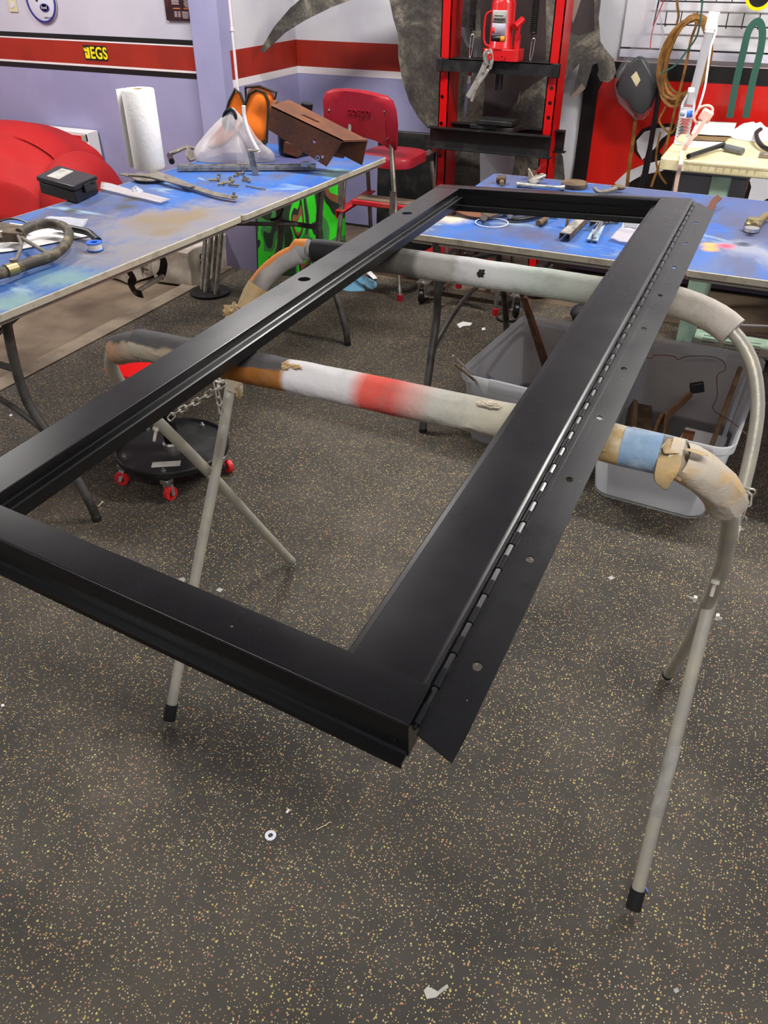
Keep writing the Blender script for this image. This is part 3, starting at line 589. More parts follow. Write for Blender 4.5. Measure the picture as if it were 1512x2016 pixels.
chain([(-1.008, 1.3, 0.822), (-1.008, 1.3, 0.791), (-1.006, 1.3, 0.766), (-1.004, 1.3, 0.741)], st)
chain([(-0.998, 1.28, 0.837), (-0.983, 1.28, 0.833), (-0.964, 1.28, 0.849)], st, flip=1)
chain([(0.061, 1.33, 0.811), (0.078, 1.33, 0.818), (0.098, 1.33, 0.82)], st, L=.0135, flip=1)
chain([(0.065, 1.31, 0.816), (0.077, 1.31, 0.809), (0.083, 1.31, 0.816)], st)
chain([(0.089, 1.31, 0.826), (0.094, 1.31, 0.814), (0.093, 1.31, 0.797), (0.093, 1.31, 0.775), (0.094, 1.31, 0.753), (0.096, 1.31, 0.729)], st, L=.0145, wd=.0068)
# ---------------- folding tables ----------------
def wishbone(par, fn, u0, u1, v, lean, zt, curve=.12, mat='legsteel'):
    """pair of curved tube legs with cross bars; fn(u,v,z) maps to world"""
    for s_, u in ((1, u0), (-1, u1)):
        pts = smoothpts([fn(u+s_*.0, v, zt), fn(u+s_*.02, v+lean*.1, zt-.16), fn(u+s_*.01, v+lean*.25, zt-.3), fn(u-s_*.07, v+lean*.6, .25), fn(u-s_*.13, v+lean*.85, .1), fn(u-s_*.15, v+lean, .012)], 5)
        lg = B().tube(pts, .0155, 14).obj('leg', mat, par)
        B().cyl(pts[-1], pts[-1]+Vector((0, 0, -.012)), .017, n=14).obj('foot_cap', 'rubber', lg)
    B().cyl(fn(u0+.02, v+lean*.12, zt-.17), fn(u1-.02, v+lean*.12, zt-.17), .0115, n=10).obj('crossbar', mat, par)
    arc = [fn(u0-.05+(u1-u0+.1)*k/8, v+lean*.5, .3+.1*math.sin(PI*k/8)) for k in range(9)]
    B().tube(arc, .01, 10).obj('leg_bow', mat, par)
    B().tube([fn((u0+u1)/2, v+lean*.12, zt-.17), fn((u0+u1)/2, v+(.5 if v < 0 else -.6), zt-.02)], .009, 10).obj('folding_strut', mat, par)
def folding_table(name, lab, fn, Wd, segs, top, rad=.05):
    t = thing(name, lab, 'table', tuple(fn(Wd/2, 0, 0)))
    for i, (v0, v1) in enumerate(segs):
        c0 = .012
        poly = roundrect(0, v0+.0015, Wd, v1-.0015, .022)
        b = B().plate(poly, [], lambda a, bb, h: fn(a, bb, .74+h), .014); o = b.obj('table_top', top, t, bev=.003)
        poly2 = roundrect(-.004, v0+.001, Wd+.004, v1-.001, .024)
        b = B().plate(poly2, [roundrect(.012, v0+.015, Wd-.012, v1-.015, .02)[::-1]], lambda a, bb, h: fn(a, bb, .7395+h), .022); b.obj('edge_band', 'tableedge', t, bev=.003)
        b = B().plate(roundrect(.012, v0+.014, Wd-.012, v1-.014, .02), [], lambda a, bb, h: fn(a, bb, .727+h), .026); b.obj('under_panel', 'tableunder', t, bev=.004)
    return t
TA = Vector((-1.794, 3.925, 0)); TB = Vector((-1.925, 1.49, 0)); TV = (TA-TB).normalized(); TU = Vector((-TV.y, TV.x, 0)); TS = Vector((-1.864, 2.708, 0))
def TL(u, v, z): return TS+TU*u+TV*v+Vector((0, 0, z))
tl = folding_table('folding_table', 'long blue paint-stained folding table along left wall with towel roll', TL, .777, [(-1.2, 0), (0, 1.22)], 'tableL')
wishbone(tl, TL, .05, .5, -1.12, .02, .7); wishbone(tl, TL, .03, .29, .64, -.06, .7)
B().cyl(TL(.1, .02, .69), TL(.66, .02, .69), .012).obj('hinge_bar', 'legsteel', tl)
b = B(); b.strip(smoothpts([(-2.029, 2.2, 0.653), (-2.013, 2.2, 0.626), (-2.027, 2.2, 0.602), (-2.011, 2.2, 0.574)]+[(-1.983, 2.2, 0.572)], 4), .03, .002, (0, 1, .2)); b.obj('carry_strap', 'blkplastic', tl); b = B(); b.strip(smoothpts([(-2.077, 2.42, 0.643), (-2.047, 2.42, 0.624), (-2.061, 2.42, 0.577), (-2.08, 2.42, 0.554)], 4), .032, .002, (0, 1, .2)); hd = b.obj('carry_strap', 'blkplastic', tl, kind=None)
B().cyl((-2.01, 2.2, 0.576), (-2.062, 2.42, 0.561), .0085, n=12).obj('carry_handle', 'steel', hd)
B().tube(smoothpts([(-1.895, 3.05, 0.722), (-1.891, 3.05, 0.681), (-1.922, 3.05, 0.639), (-1.954, 3.05, 0.629)], 4), .007, 8).obj('latch_hook', 'blkplastic', tl)
# right table
def TR(u, v, z): return Vector((-.196+v, 2.77+u, z))
tr = folding_table('folding_table', 'blue paint-stained folding table with scattered metal parts behind black frame', TR, 1.04, [(-1.0, 0), (0, 1.0)], 'tableR')
wishbone(tr, TR, .02, .82, -.88, .03, .71); wishbone(tr, TR, .08, .92, .8, -.05, .71)
# ---------------- retro red step stools ----------------
def stool_chair():
    t = thing('step_stool_chair', 'red retro step stool chair with rounded backrest beside left table', 'chair', (-1.93, 4.2, 0))
    bl, br = Vector((-2.16, 3.98, 0)), Vector((-1.725, 3.945, 0)); fl, fr_ = Vector((-2.14, 4.46, 0)), Vector((-1.66, 4.43, 0))
    tl_ = [Vector((-2.151, 4.18, 0.802)), Vector((-1.893, 4.16, 0.774))]
    # backrest: curved padded panel
    a0 = Vector((-2.303, 4.22, 0.843)); a1 = Vector((-1.844, 4.16, 0.846)); zt = .985; zb = .725
    outl = [(-.5, .0), (-.485, .3), (-.44, .43), (-.36, .48), (-.2, .5), (0, .495), (.2, .47), (.36, .44), (.45, .37), (.49, .22), (.5, 0), (.475, -.3), (.45, -.46), (.41, -.5), (.3, -.43), (.15, -.36), (0, -.33), (-.2, -.33), (-.38, -.4), (-.45, -.38), (-.48, -.25)]
    ax = (a1-a0); wdt = ax.length; ax.normalize(); nn = Vector((ax.y, -ax.x, 0)); cc = (a0+a1)/2; cc.z = .853
    def bf(a, bb, h): return cc+ax*(a*wdt)+Vector((0, 0, bb*.285-a*.0))+nn*(h-.035*(1-4*a*a)+.05*bb)
    def pb(a, bb, h): return bf(a, bb, h)
    rr = [(a*.86, b_*.86) for a, b_ in outl]
    b = B(); N = len(outl)
    rings = [([(a*kq, b_*kq) for a, b_ in outl], .0255) for kq in (.03, .35, .68)]+[([(a*.93, b_*.93) for a, b_ in outl], .024), (outl, .012), (outl, -.004), ([(a*.95, b_*.95) for a, b_ in outl], -.014)]+[([(a*kq, b_*kq) for a, b_ in outl], -.015) for kq in (.6, .03)]
    vs = [bf(a, bb, h) for l, h in rings for a, bb in l]; fs = [(i*N+k, i*N+(k+1) % N, (i+1)*N+(k+1) % N, (i+1)*N+k) for i in range(len(rings)-1) for k in range(N)]
    fs += [tuple(t_) for t_ in tessellate_polygon([[Vector((a, bb, 0)) for a, bb in outl]])]
    tri = tessellate_polygon([[Vector((a, bb, 0)) for a, bb in outl]]); fs += [tuple((len(rings)-1)*N+i for i in t_) for t_ in tri]
    b.add(vs, fs); o = b.obj('backrest', 'redvinyl', t, ang=50)
    text('embossed_lettering', 'COSCO', .036, 'redvinyl', o, basis(bf(-.02, .12, .0305), ax, (nn*.05+Vector((0, 0, .285))).normalized()), ext=.003, spacing=1.25)
    for a, b_ in ((-.41, .12), (.345, .18), (.36, -.28)):
        B().lathe(bf(a, b_, .026), [(0, .006), (.005, .004), (.007, 0)], 10, tuple(nn)).obj('rivet', 'chrome', o)
    for a in (-.42, .345): B().tube([bf(a, .05, .0245), bf(a, -.25, .0245)], .006, 8).obj('pressed_groove', 'redvinyl', o)
    # seat
    sc_ = Vector((-1.955, 4.33, .65)); poly = roundrect(-.165, -.17, .165, .18, .09, 6)
    b = B(); rg = [(.9, -.025), (1, -.022), (1.0, .012), (.97, .024), (.8, .032)]
    vs = [sc_+Vector((a*k, c*k, h)) for k, h in rg for a, c in poly]; N = len(poly)
    fs = [(i*N+k, i*N+(k+1) % N, (i+1)*N+(k+1) % N, (i+1)*N+k) for i in range(len(rg)-1) for k in range(N)]+[tuple(range(N)), tuple((len(rg)-1)*N+k for k in range(N))]
    b.add(vs, fs).obj('seat', 'redvinyl', t, ang=50)
    # legs: rear pair carries the backrest
    for f, tp, nm in ((bl, tl_[0], -1), (br, tl_[1], 1)):
        mid = lerp(f, tp, .62)+Vector((0, .02, 0)); lg = B().tube(smoothpts([f+Vector((0, 0, .03)), lerp(f, mid, .5), mid, tp+Vector((0, .03, -.02)), tp+Vector((0, .06, .06))], 4), .0135, 12).obj('leg', 'chrome', t)
        B().cyl(f, f+Vector((0, 0, .035)), .018, n=12).obj('foot_cap', 'redstep', lg)
        B().box(tuple(lerp(f, tp, .62)+Vector((0, -.01, 0))), (.03, .012, .12), (-.1, 0, 0)).obj('leg_bracket', 'chrome', lg)
    for f, s_ in ((fl, -1), (fr_, 1)):
        top = Vector((sc_.x+s_*.2, sc_.y+.1, .63)); lg = B().tube([f+Vector((0, 0, .03)), lerp(f, top, .85), top], .012, 12).obj('leg', 'chrome', t)
        B().cyl(f, f+Vector((0, 0, .035)), .018, n=12).obj('foot_cap', 'redstep', lg)
    for z_, dd in ((.4, .62), (.16, .25)):
        for s_, a, c in ((-1, bl, fl), (1, br, fr_)):
            p0 = lerp(a, tl_[0] if s_ < 0 else tl_[1], z_/.85)+Vector((0, 0, 0)); p0.z = z_; p1_ = Vector((c.x, c.y, z_+.03))
            b = B(); b.strip([p0, p1_], .05, .006, (0, 0, 1)); b.strip([p0+Vector((s_*.022, 0, -.018)), p1_+Vector((s_*.022, 0, -.018))], .005, .045); b.obj('side_rail', 'redstep', t)
    for z_ in (.16,):
        B().tube([Vector((bl.x+.02, bl.y+.03, z_)), Vector((br.x-.01, br.y+.03, z_))], .014, 10).obj('rear_brace', 'redstep', t)
    B().box((-1.93, 4.24, .43), (.4, .13, .03)).obj('step', 'redstep', t, bev=.006); B().box((-1.93, 4.24, .448), (.36, .11, .006)).obj('tread_pad', 'tread', t)
stool_chair()
t = thing('step_stool', 'low red step stool with grey tube legs under far table', 'stool', (-1.33, 4.1, 0))
for (x, y, tx, ty) in ((-1.496, 3.94, -1.47, 4.0), (-1.178, 3.965, -1.2, 4.0), (-1.5, 4.27, -1.48, 4.2), (-1.18, 4.29, -1.2, 4.2)):
    lg = B().tube([(x, y, .02), (tx, ty, .4)], .012, 12).obj('leg', 'chrome', t); B().cyl((x, y, 0), (x, y, .035), .018, n=12).obj('foot_cap', 'redstep', lg)
B().box((-1.37, 4.02, .235), (.22, .14, .04)).obj('step', 'redstep', t, bev=.008); B().box((-1.37, 4.02, .259), (.2, .12, .006)).obj('tread_pad', 'tread', t, bev=.002)
B().box((-1.33, 4.1, .4), (.34, .26, .03)).obj('top_step', 'redstep', t, bev=.01)
B().tube([(-1.49, 3.99, .2), (-1.19, 4.0, .2)], .011, 10).obj('brace', 'chrome', t)
# ---------------- rolling mechanic stool ----------------
t = thing('rolling_stool', 'red-seated shop stool with black round base on red casters', 'stool', (-1.775, 1.995, 0))
cx, cy = -1.775, 1.985; R_ = .205
b = B().lathe((cx, cy, .085), [(0, 0), (R_-.004, 0), (R_, .004), (R_, .022), (R_-.006, .026), (R_-.012, .012), (0, .012)], 48); b.obj('base_tray', 'blk', t)
B().cyl((cx, cy, .095), (cx, cy, .4), .026, n=20).obj('post', 'blkplastic', t); B().lathe((cx, cy, .097), [(.034, 0), (.034, .02), (.028, .026), (0, .026)], 20).obj('post_collar', 'zinc', t)
B().lathe((cx, cy, .4), [(0, 0), (.15, .0), (.172, .015), (.178, .035), (.168, .055), (.12, .066), (0, .07)], 40).obj('seat', 'seatred', t)
b = B(); b.box((cx+.055, cy-.11, .0985), (.1, .035, .002), (0, 0, .55)); b.obj('instruction_sticker', 'grey_card', t)
for k, ang in enumerate((-63, 15, 87, 159, 231)):
    a = math.radians(ang); px, py = cx+(R_-.03)*math.cos(a), cy+(R_-.03)*math.sin(a); ox, oy = math.cos(a+.6)*.03, math.sin(a+.6)*.03
    cs = B().box((px+ox*.4, py+oy*.4, .068), (.034, .034, .018)).obj('caster_plate', 'zinc', t, bev=.002)
    wx, wy = px+ox, py+oy; d = Vector((math.cos(a+.9), math.sin(a+.9), 0))
    B().lathe(Vector((wx, wy, .0265))-d*.009, [(.009, 0), (.0255, 0), (.0265, .003), (.0265, .015), (.0255, .018), (.009, .018)], 24, tuple(d)).obj('wheel', 'redpoly', cs)
    B().lathe(Vector((wx, wy, .0265))-d*.0095, [(0, 0), (.011, 0), (.011, .019), (0, .019)], 16, tuple(d)).obj('wheel_hub', 'blkplastic', cs)
    for s_ in (-1, 1):
        B().hexa([Vector((wx, wy, .022))+d*(s_*.012)+Vector((0, 0, 0))+v for v in (Vector((-.006, -.006, 0)), Vector((.006, -.006, 0)), Vector((.006, .006, 0)), Vector((-.006, .006, 0)))], [Vector((px+ox*.4, py+oy*.4, .06))+d*(s_*.012)+v for v in (Vector((-.012, -.006, 0)), Vector((.012, -.006, 0)), Vector((.012, .006, 0)), Vector((-.012, .006, 0)))]).obj('caster_fork', 'zinc', cs)
    B().lathe((px, py, .097), [(0, .018), (.005, .016), (.005, .01), (.0085, .009), (.0085, 0)], 8).obj('bolt', 'zinc', t)
# ---------------- storage bins ----------------
def bin_(name, lab, c, yaw, w1, d1, h, flare=.04):
    t = thing(name, lab, 'bin', (c[0], c[1], 0)); R3 = Matrix.Rotation(yaw, 3, 'Z'); c = Vector((c[0], c[1], 0)); b = B()
    lv = [(w1-flare*2, d1-flare*2, .0), (w1-flare*1.9, d1-flare*1.9, .006), (w1-.02, d1-.02, h-.035), (w1, d1, h-.03), (w1+.004, d1+.004, h), (w1-.008, d1-.008, h+.001), (w1-.014, d1-.014, h-.01), (w1-.028, d1-.028, h-.04), (w1-flare*2, d1-flare*2, .01)]
    vs = []; N = 0
    for ww, dd, z in lv:
        pl = roundrect(-ww/2, -dd/2, ww/2, dd/2, .06, 6); N = len(pl); vs += [c+R3 @ Vector((a, q_, z)) for a, q_ in pl]
    fs = [(i*N+k, i*N+(k+1) % N, (i+1)*N+(k+1) % N, (i+1)*N+k) for i in range(len(lv)-1) for k in range(N)]+[tuple(range(N)), tuple((len(lv)-1)*N+k for k in range(N))]
    b.add(vs, fs).obj('tub', 'frosted', t)
    for s_ in (-1, 1):
        b = B(); b.strip([c+R3 @ Vector((-.09, s_*(d1/2+.001), h-.02)), c+R3 @ Vector((.09, s_*(d1/2+.001), h-.02))], .012, .05, (0, 0, 1)); b.obj('handle_grip', 'frosted', t, bev=.004)
    return t
bin_('storage_bin', 'frosted clear plastic bin below trestle right end, holding timber and brush', (-.115, 2.83), -.06, .46, .8, .31)
bin_('storage_bin', 'frosted clear plastic bin between tables, thin rods poking out of it', (-.655, 2.93), -.09, .44, .68, .3)
# ---------------- shop press ----------------
PYY = 4.62
t = thing('shop_press', 'tall red hydraulic shop press with black crossbeams against back wall', 'press', (-1.46, 4.7, 0))
def channel(x0, x1, y0, y1, z0, z1, name, holes=(), open_in=1, hr=.011):
    b = B()
    b.plate([(x0, z0), (x1, z0), (x1, z1), (x0, z1)], [circ(hx, hz, hr, 14) for hx, hz in holes], lambda a, c, h: Vector((a, y0-h, c)), .006)
    xs = x1 if open_in > 0 else x0
    b.box((xs-.003*open_in, (y0+y1)/2, (z0+z1)/2), (.006, y1-y0, z1-z0)); xo = x0 if open_in > 0 else x1
    b.box((xo+.003*open_in, (y0+y1)/2, (z0+z1)/2), (.006, y1-y0, z1-z0))
    return b.obj(name, 'red', t)
channel(-1.80, -1.745, PYY, PYY+.16, 0, 2.2, 'upright', [(-1.781, z) for z in (.62, .79, .925, 1.06, 1.5, 1.8)])
channel(-1.2, -1.145, PYY, PYY+.16, 0, 2.2, 'upright', [(-1.172, z) for z in (.56, .73, .86, .93, 1.0, 1.5)], 1)
for x in (-1.765, -1.17):
    b = B(); b.box((x, PYY+.04, .03), (.07, .5, .05)); b.obj('foot', 'red', t, bev=.004)
B().plate([(-1.81, 1.055), (-1.13, 1.055), (-1.13, 1.115), (-1.81, 1.115)], [], lambda a, c, h: Vector((a, PYY-.03-h, c)), .006).obj('crossbeam', 'blk', t)
B().box((-1.46, PYY+.03, 1.113), (.56, .12, .006)).obj('crossbeam_top', 'blk', t)
for x in (-1.79, -1.15): B().box((x, PYY-.03, 1.085), (.03, .02, .066)).obj('beam_clip', 'blk', t, bev=.003)
for y_, dx in ((PYY-.075, 0), (PYY+.105, .03)):
    b = B(); b.box((-1.47+dx, y_, .735), (.69, .006, .11)); b.box((-1.47+dx, y_-.02, .787), (.69, .045, .006)); b.box((-1.47+dx, y_-.02, .683), (.72, .045, .006)); b.obj('bed_channel', 'blk', t)
for x, z in ((-1.80, .66), (-1.2, .6)): B().cyl((x, PYY-.14, z), (x, PYY+.16, z), .014, n=14).obj('support_pin', 'zinc', t)
for x, rot in ((-1.49, .1), (-1.41, -.25)):
    B().box((x, PYY-.02, .805 if rot > 0 else .8), (.19, .12, .022), (0, 0, rot)).obj('arbor_plate', 'blk', t, bev=.003)
B().box((-1.44, PYY-.03, .829), (.2, .13, .022), (0, 0, -.05)).obj('arbor_plate', 'blk', t, bev=.003)
for px in (925, 1048):
    x, _, z = (-1.639, 4.62, 1.245) if px == 925 else (-1.306, 4.62, 1.238)
    pts = [(x+.017*math.cos(a), PYY+.03+.017*math.sin(a), z+.0014*a) for a in [k*PI/5 for k in range(400)]]
    sp = B().tube(pts, .0032, 5).obj('return_spring', 'blk', t)
    B().cyl((x, PYY+.03, z), (x, PYY+.03, z+.36), .012, n=10).obj('spring_core', 'blk', sp)
    B().tube(smoothpts([(x, PYY+.03, z+.005), (x-.006, PYY+.03, z-.02), (x+.004, PYY+.03, z-.035), (x+.01, PYY+.03, z-.02)], 4), .003, 8).obj('spring_hook', 'blk', sp)
    B().tube(smoothpts([(x+.006, PYY+.03, z-.02), (x-.002, PYY+.03, z-.03), (x-.006, PYY+.03, 1.13), (x+.004, PYY+.03, 1.128), (x+.013, PYY+.03, z-.03), (x+.006, PYY+.03, z-.018)], 4), .0028, 8).obj('eye_hook', 'zinc', sp)
B().cyl((-1.465, PYY+.02, .975), (-1.465, PYY+.02, 1.11), .02, n=16).obj('ram', 'blkplastic', t)
# bottle jack
jx, jy, jz = -1.462, PYY-.0, 1.1165
t = thing('bottle_jack', 'red hydraulic bottle jack standing on press crossbeam', 'jack', (jx, jy, jz))
b = B(); b.plate(roundrect(-.085, -.06, .115, .06, .03), [], lambda a, c, h: Vector((jx+a, jy+c, jz+.055+h)), .055); b.obj('base', 'jack', t, bev=.006)
B().lathe((jx, jy, jz+.054), [(.066, 0), (.066, .008), (.062, .014), (.062, .2), (.056, .215), (.045, .22), (.045, .25), (.03, .252), (0, .252)], 32).obj('cylinder', 'jack', t)
B().cyl((jx, jy, jz+.3), (jx, jy, jz+.34), .03, n=20).obj('ram', 'jack', t)
B().tube(smoothpts([(jx-.05, jy-.03, jz+.22), (jx-.082, jy-.03, jz+.2), (jx-.088, jy-.03, jz+.12), (jx-.078, jy-.03, jz+.075), (jx-.05, jy-.03, jz+.065)], 5), .006, 10).obj('handle', 'jack', t)
b = B(); b.cyl((jx+.088, jy-.01, jz+.05), (jx+.088, jy-.01, jz+.12), .016); b.obj('pump_barrel', 'jack', t)
b = B(); b.cyl((jx+.088, jy-.02, jz+.1), (jx+.095, jy-.03, jz+.16), .012); b.tube([(jx+.08, jy-.045, jz+.155), (jx+.105, jy-.005, jz+.185)], .017, 14); b.obj('pump_socket', 'jack', t)
for dx in (-.035, .03): B().lathe((jx+dx, jy-.06, jz+.02), [(.015, 0), (.015, .008), (.006, .008), (.006, .004), (0, .004)], 16, (0, -1, 0)).obj('lug', 'jack', t)
def cyl_label(z0, z1, a0, a1, mat, name, r=.0628):
    b = B(); b.grid(10, 1, lambda u, v: Vector((jx+r*math.sin(a0+(a1-a0)*u), jy-r*math.cos(a0+(a1-a0)*u), jz+z0+(z1-z0)*v))); return b.obj(name, mat, t, solid=.0004)
cyl_label(.115, .225, -.75, .6, 'signwhite', 'label'); cyl_label(.17, .222, -.72, .57, 'grey_card', 'label_panel', .0633); cyl_label(.09, .115, -.75, .6, 'blkplastic', 'label_strip', .0633); cyl_label(.091, .114, .2, .55, 'orangepr', 'label_orange_patch', .0638)
cyl_label(.125, .15, -.7, -.35, 'redpoly', 'label_icon', .0633)
for z in (.2, .187, .182): cyl_label(z, z+.004, -.5, .3 if z > .19 else .45, 'ink', 'label_print', .0638)
# locking pliers hanging on the beam
def plier():
    o = Vector((-1.527, 4.565, 1.009)); t = thing('locking_pliers', 'silver locking pliers hanging on press crossbeam below jack', 'pliers', tuple((-1.59, 4.565, 0.933)))
    def q(px, py, dy=0): return o+Vector(((px-952)*.00222, dy, -(py-165)*.0028))
    B().strip(smoothpts([q(960, 112), q(955, 130), q(944, 150), q(926, 176), q(915, 190)], 3), .03, .02, (0, -1, 0)).obj('fixed_handle', 'silver', t, bev=.004)
    B().strip(smoothpts([q(964, 140, -.012), q(955, 152, -.012), q(940, 168, -.012), q(926, 196, -.012)], 3), .016, .012, (0, -1, 0)).obj('lever_handle', 'silver', t, bev=.003)
    B().strip(smoothpts([q(966, 140, -.005), q(970, 125, -.005), q(966, 112, -.005), q(962, 108, -.005)], 3), .018, .014, (0, -1, 0)).obj('jaw', 'silver', t, bev=.003)
    B().strip(smoothpts([q(956, 132, -.006), q(950, 118, -.006), q(957, 108, -.006)], 3), .014, .014, (0, -1, 0)).obj('jaw', 'silver', t, bev=.003)
    for px, py in ((962, 132), (950, 146)): B().lathe(q(px, py, -.016), [(.007, 0), (.006, .004), (0, .005)], 10, (0, -1, 0)).obj('rivet', 'zinc', t)
plier()
# ---------------- wheeled base behind the tables ----------------
t = thing('caster_dolly', 'black steel wheeled dolly on swivel casters under far table', 'dolly', (-1.33, 4.05, 0))
B().box((-1.33, 4.1, .135), (.62, .05, .04)).obj('front_rail', 'blk', t); 
for x in (-1.6, -1.07): B().box((x, 4.3, .135), (.05, .5, .04)).obj('side_rail', 'blk', t)
for x, y, a in ((-1.6, 3.965, 0), (-1.075, 3.985, .5), (-1.6, 4.5, 0), (-1.07, 4.5, .3)):
    d = Vector((math.cos(a), math.sin(a), 0)); cs = B().box((x, y+.02, .112), (.07, .07, .006)).obj('caster_plate', 'zinc', t)
    B().lathe(Vector((x, y, .037))-d*.013, [(0, -.001), (.014, 0), (.033, 0), (.037, .005), (.037, .021), (.033, .026), (.014, .026), (0, .027)], 24, tuple(d)).obj('wheel', 'blkplastic', cs)
    for s_ in (-1, 1): B().box(tuple(Vector((x, y, .072))+d*s_*.018), (.004, .034, .072), (0, 0, a)).obj('caster_fork', 'zinc', cs)
    B().cyl(Vector((x, y, .037))-d*.03, Vector((x, y, .037))+d*.03, .006, n=8).obj('axle', 'zinc', cs)
    B().lathe((x, y, .11), [(.02, 0), (.02, .01), (.009, .012), (.009, .03), (0, .032)], 10).obj('stem_nut', 'zinc', cs)
# ---------------- banner, panel, grid and hanging things at right wall ----------------
YW = 5.19
t = thing('vinyl_banner', 'red vinyl banner with black border and black-white lettering shapes', 'banner', (.4, YW, .1))
x0 = -1.125
def bw(a, c, h): return Vector((a, YW-.004-h*0-.018*max(0, noise.noise(Vector((a*3.2, c*1.6, 1))))+h, c))
b = B(); b.grid(40, 24, lambda u, v: Vector((x0+(2.1)*u, YW-.006+.008*noise.noise(Vector((u*7+v*2, v*3, 1))), .02+(1.06)*v))); b.obj('sheet', 'banner', t, solid=.001)
def film(poly, mat, dy, name):
    """printed shape laid on the banner sheet"""
    poly = [(p[0], p[-1]) for p in poly]; b = B(); tris = tessellate_polygon([[Vector((a, c, 0)) for a, c in poly]])
    bm = bmesh.new(); vv = [bm.verts.new((a, 0, c)) for a, c in poly]
    for tr_ in tris: bm.faces.new([vv[i] for i in tr_])
    bmesh.ops.subdivide_edges(bm, edges=bm.edges[:], cuts=1); 
    for _ in range(2):
        bmesh.ops.subdivide_edges(bm, edges=[e for e in bm.edges if e.calc_length() > .06], cuts=1)
    bmesh.ops.triangulate(bm, faces=bm.faces[:]); bm.verts.index_update(); bm.verts.ensure_lookup_table()
    vs = []
    for v in bm.verts:
        u_ = (v.co.x-x0)/2.1; w_ = (v.co.z-.02)/1.06
        vs.append((v.co.x, YW-.010-dy+.008*noise.noise(Vector((u_*7+w_*2, w_*3, 1))), v.co.z))
    fs = [tuple(v.index for v in f.verts) for f in bm.faces]; bm.free()
    return B().add(vs, fs).obj(name, mat, t)
film([(x0, .02), (x0+.085, .02), (x0+.085, .93), (x0+.11, .99), (x0+.15, 1.0), (.975, 1.0), (.975, 1.08), (x0, 1.08)], 'bannerblk', .0, 'black_border')
film([(-1.132, 5.15, 0.397), (-0.843, 5.15, 0.425), (-0.784, 5.15, 0.517), (-0.692, 5.15, 0.575), (-0.752, 5.15, 0.598), (-0.786, 5.15, 0.628), (-0.792, 5.15, 0.695), (-0.762, 5.15, 0.748), (-0.688, 5.15, 0.78), (-0.612, 5.15, 0.79), (-0.536, 5.15, 0.78), (-0.529, 5.15, 0.749), (-0.599, 5.15, 0.723), (-0.624, 5.15, 0.681), (-0.644, 5.15, 0.639), (-0.596, 5.15, 0.594), (-0.51, 5.15, 0.591), (0.178, 5.15, 0.604), (0.267, 5.15, 0.29), (-0.845, 5.15, 0.156), (-1.112, 5.15, 0.249)], 'bannerblk', .002, 'lettering_outline')
film([(-0.869, 5.13, 0.444), (-0.809, 5.13, 0.513), (-0.724, 5.13, 0.559), (-0.621, 5.13, 0.596), (-0.534, 5.13, 0.582), (-0.61, 5.13, 0.536), (-0.714, 5.13, 0.505), (-0.771, 5.13, 0.465), (-0.809, 5.13, 0.427)], 'bannerwht', .006, 'lettering_shape')
film([(-0.766, 5.13, 0.633), (-0.781, 5.13, 0.686), (-0.744, 5.13, 0.737), (-0.681, 5.13, 0.76), (-0.6, 5.13, 0.773), (-0.6, 5.13, 0.747), (-0.643, 5.13, 0.707), (-0.672, 5.13, 0.654), (-0.71, 5.13, 0.61), (-0.729, 5.13, 0.587)], 'bannerwht', .006, 'lettering_shape')
film([(-0.508, 5.13, 0.513), (-0.44, 5.13, 0.538), (-0.351, 5.13, 0.573), (-0.305, 5.13, 0.551), (-0.349, 5.13, 0.5), (-0.425, 5.13, 0.465), (-0.508, 5.13, 0.457)], 'bannerwht', .006, 'lettering_shape')
film([(-0.494, 5.13, 0.607), (-0.424, 5.13, 0.618), (-0.427, 5.13, 0.553), (-0.468, 5.13, 0.536), (-0.501, 5.13, 0.56)], 'bannerwht', .006, 'lettering_shape')
film([(-0.316, 5.13, 0.622), (-0.242, 5.13, 0.628), (-0.248, 5.13, 0.537), (-0.316, 5.13, 0.476), (-0.336, 5.13, 0.507), (-0.3, 5.13, 0.551)], 'bannerwht', .006, 'lettering_shape')
film([(-0.15, 5.13, 0.578), (-0.039, 5.13, 0.575), (0.056, 5.13, 0.491), (-0.033, 5.13, 0.428), (-0.111, 5.13, 0.419), (-0.109, 5.13, 0.496)], 'bannerwht', .006, 'lettering_shape')
t = thing('slotted_panel', 'white wall panel with black seam above the red banner', 'panel', (.1, 5.19, 1.09))
B().box((-.0, 5.185, 1.125), (1.9, .02, .04)).obj('lower_rail', 'signwhite', t)
B().box((-.0, 5.188, 1.4), (1.9, .016, .5)).obj('board', 'white_wall', t)
B().box((-.0, 5.176, 1.149), (1.9, .006, .007)).obj('seam_rod', 'blk', t)
t = thing('wire_grid', 'black wire grid rack hung on the white panel at right', 'rack', (-.2, 5.12, 1.25))
x0g, x1g = -.765, -.2
for z in (1.268, 1.272+.1): B().cyl((x0g-.005, 5.12, z), (.4, 5.12, z), .0035, n=8).obj('grid_bar', 'blk', t)
for i in range(14):
    x = -.72+.076*i; B().tube(smoothpts([(x, 5.12, 1.262), (x, 5.09, 1.262), (x, 5.075, 1.275), (x, 5.07, 1.33)], 3), .0028, 6).obj('grid_hook', 'blk', t)
for i in range(14): B().cyl((-.72+.076*i, 5.124, 1.372), (-.72+.076*i, 5.124, 1.5), .0028, n=6).obj('grid_wire', 'blk', t)
for x in (-.775, -.19): B().tube([(x-.01, 5.12, 1.26), (x+.005, 5.12, 1.5)], .0042, 8).obj('grid_bar', 'blk', t)
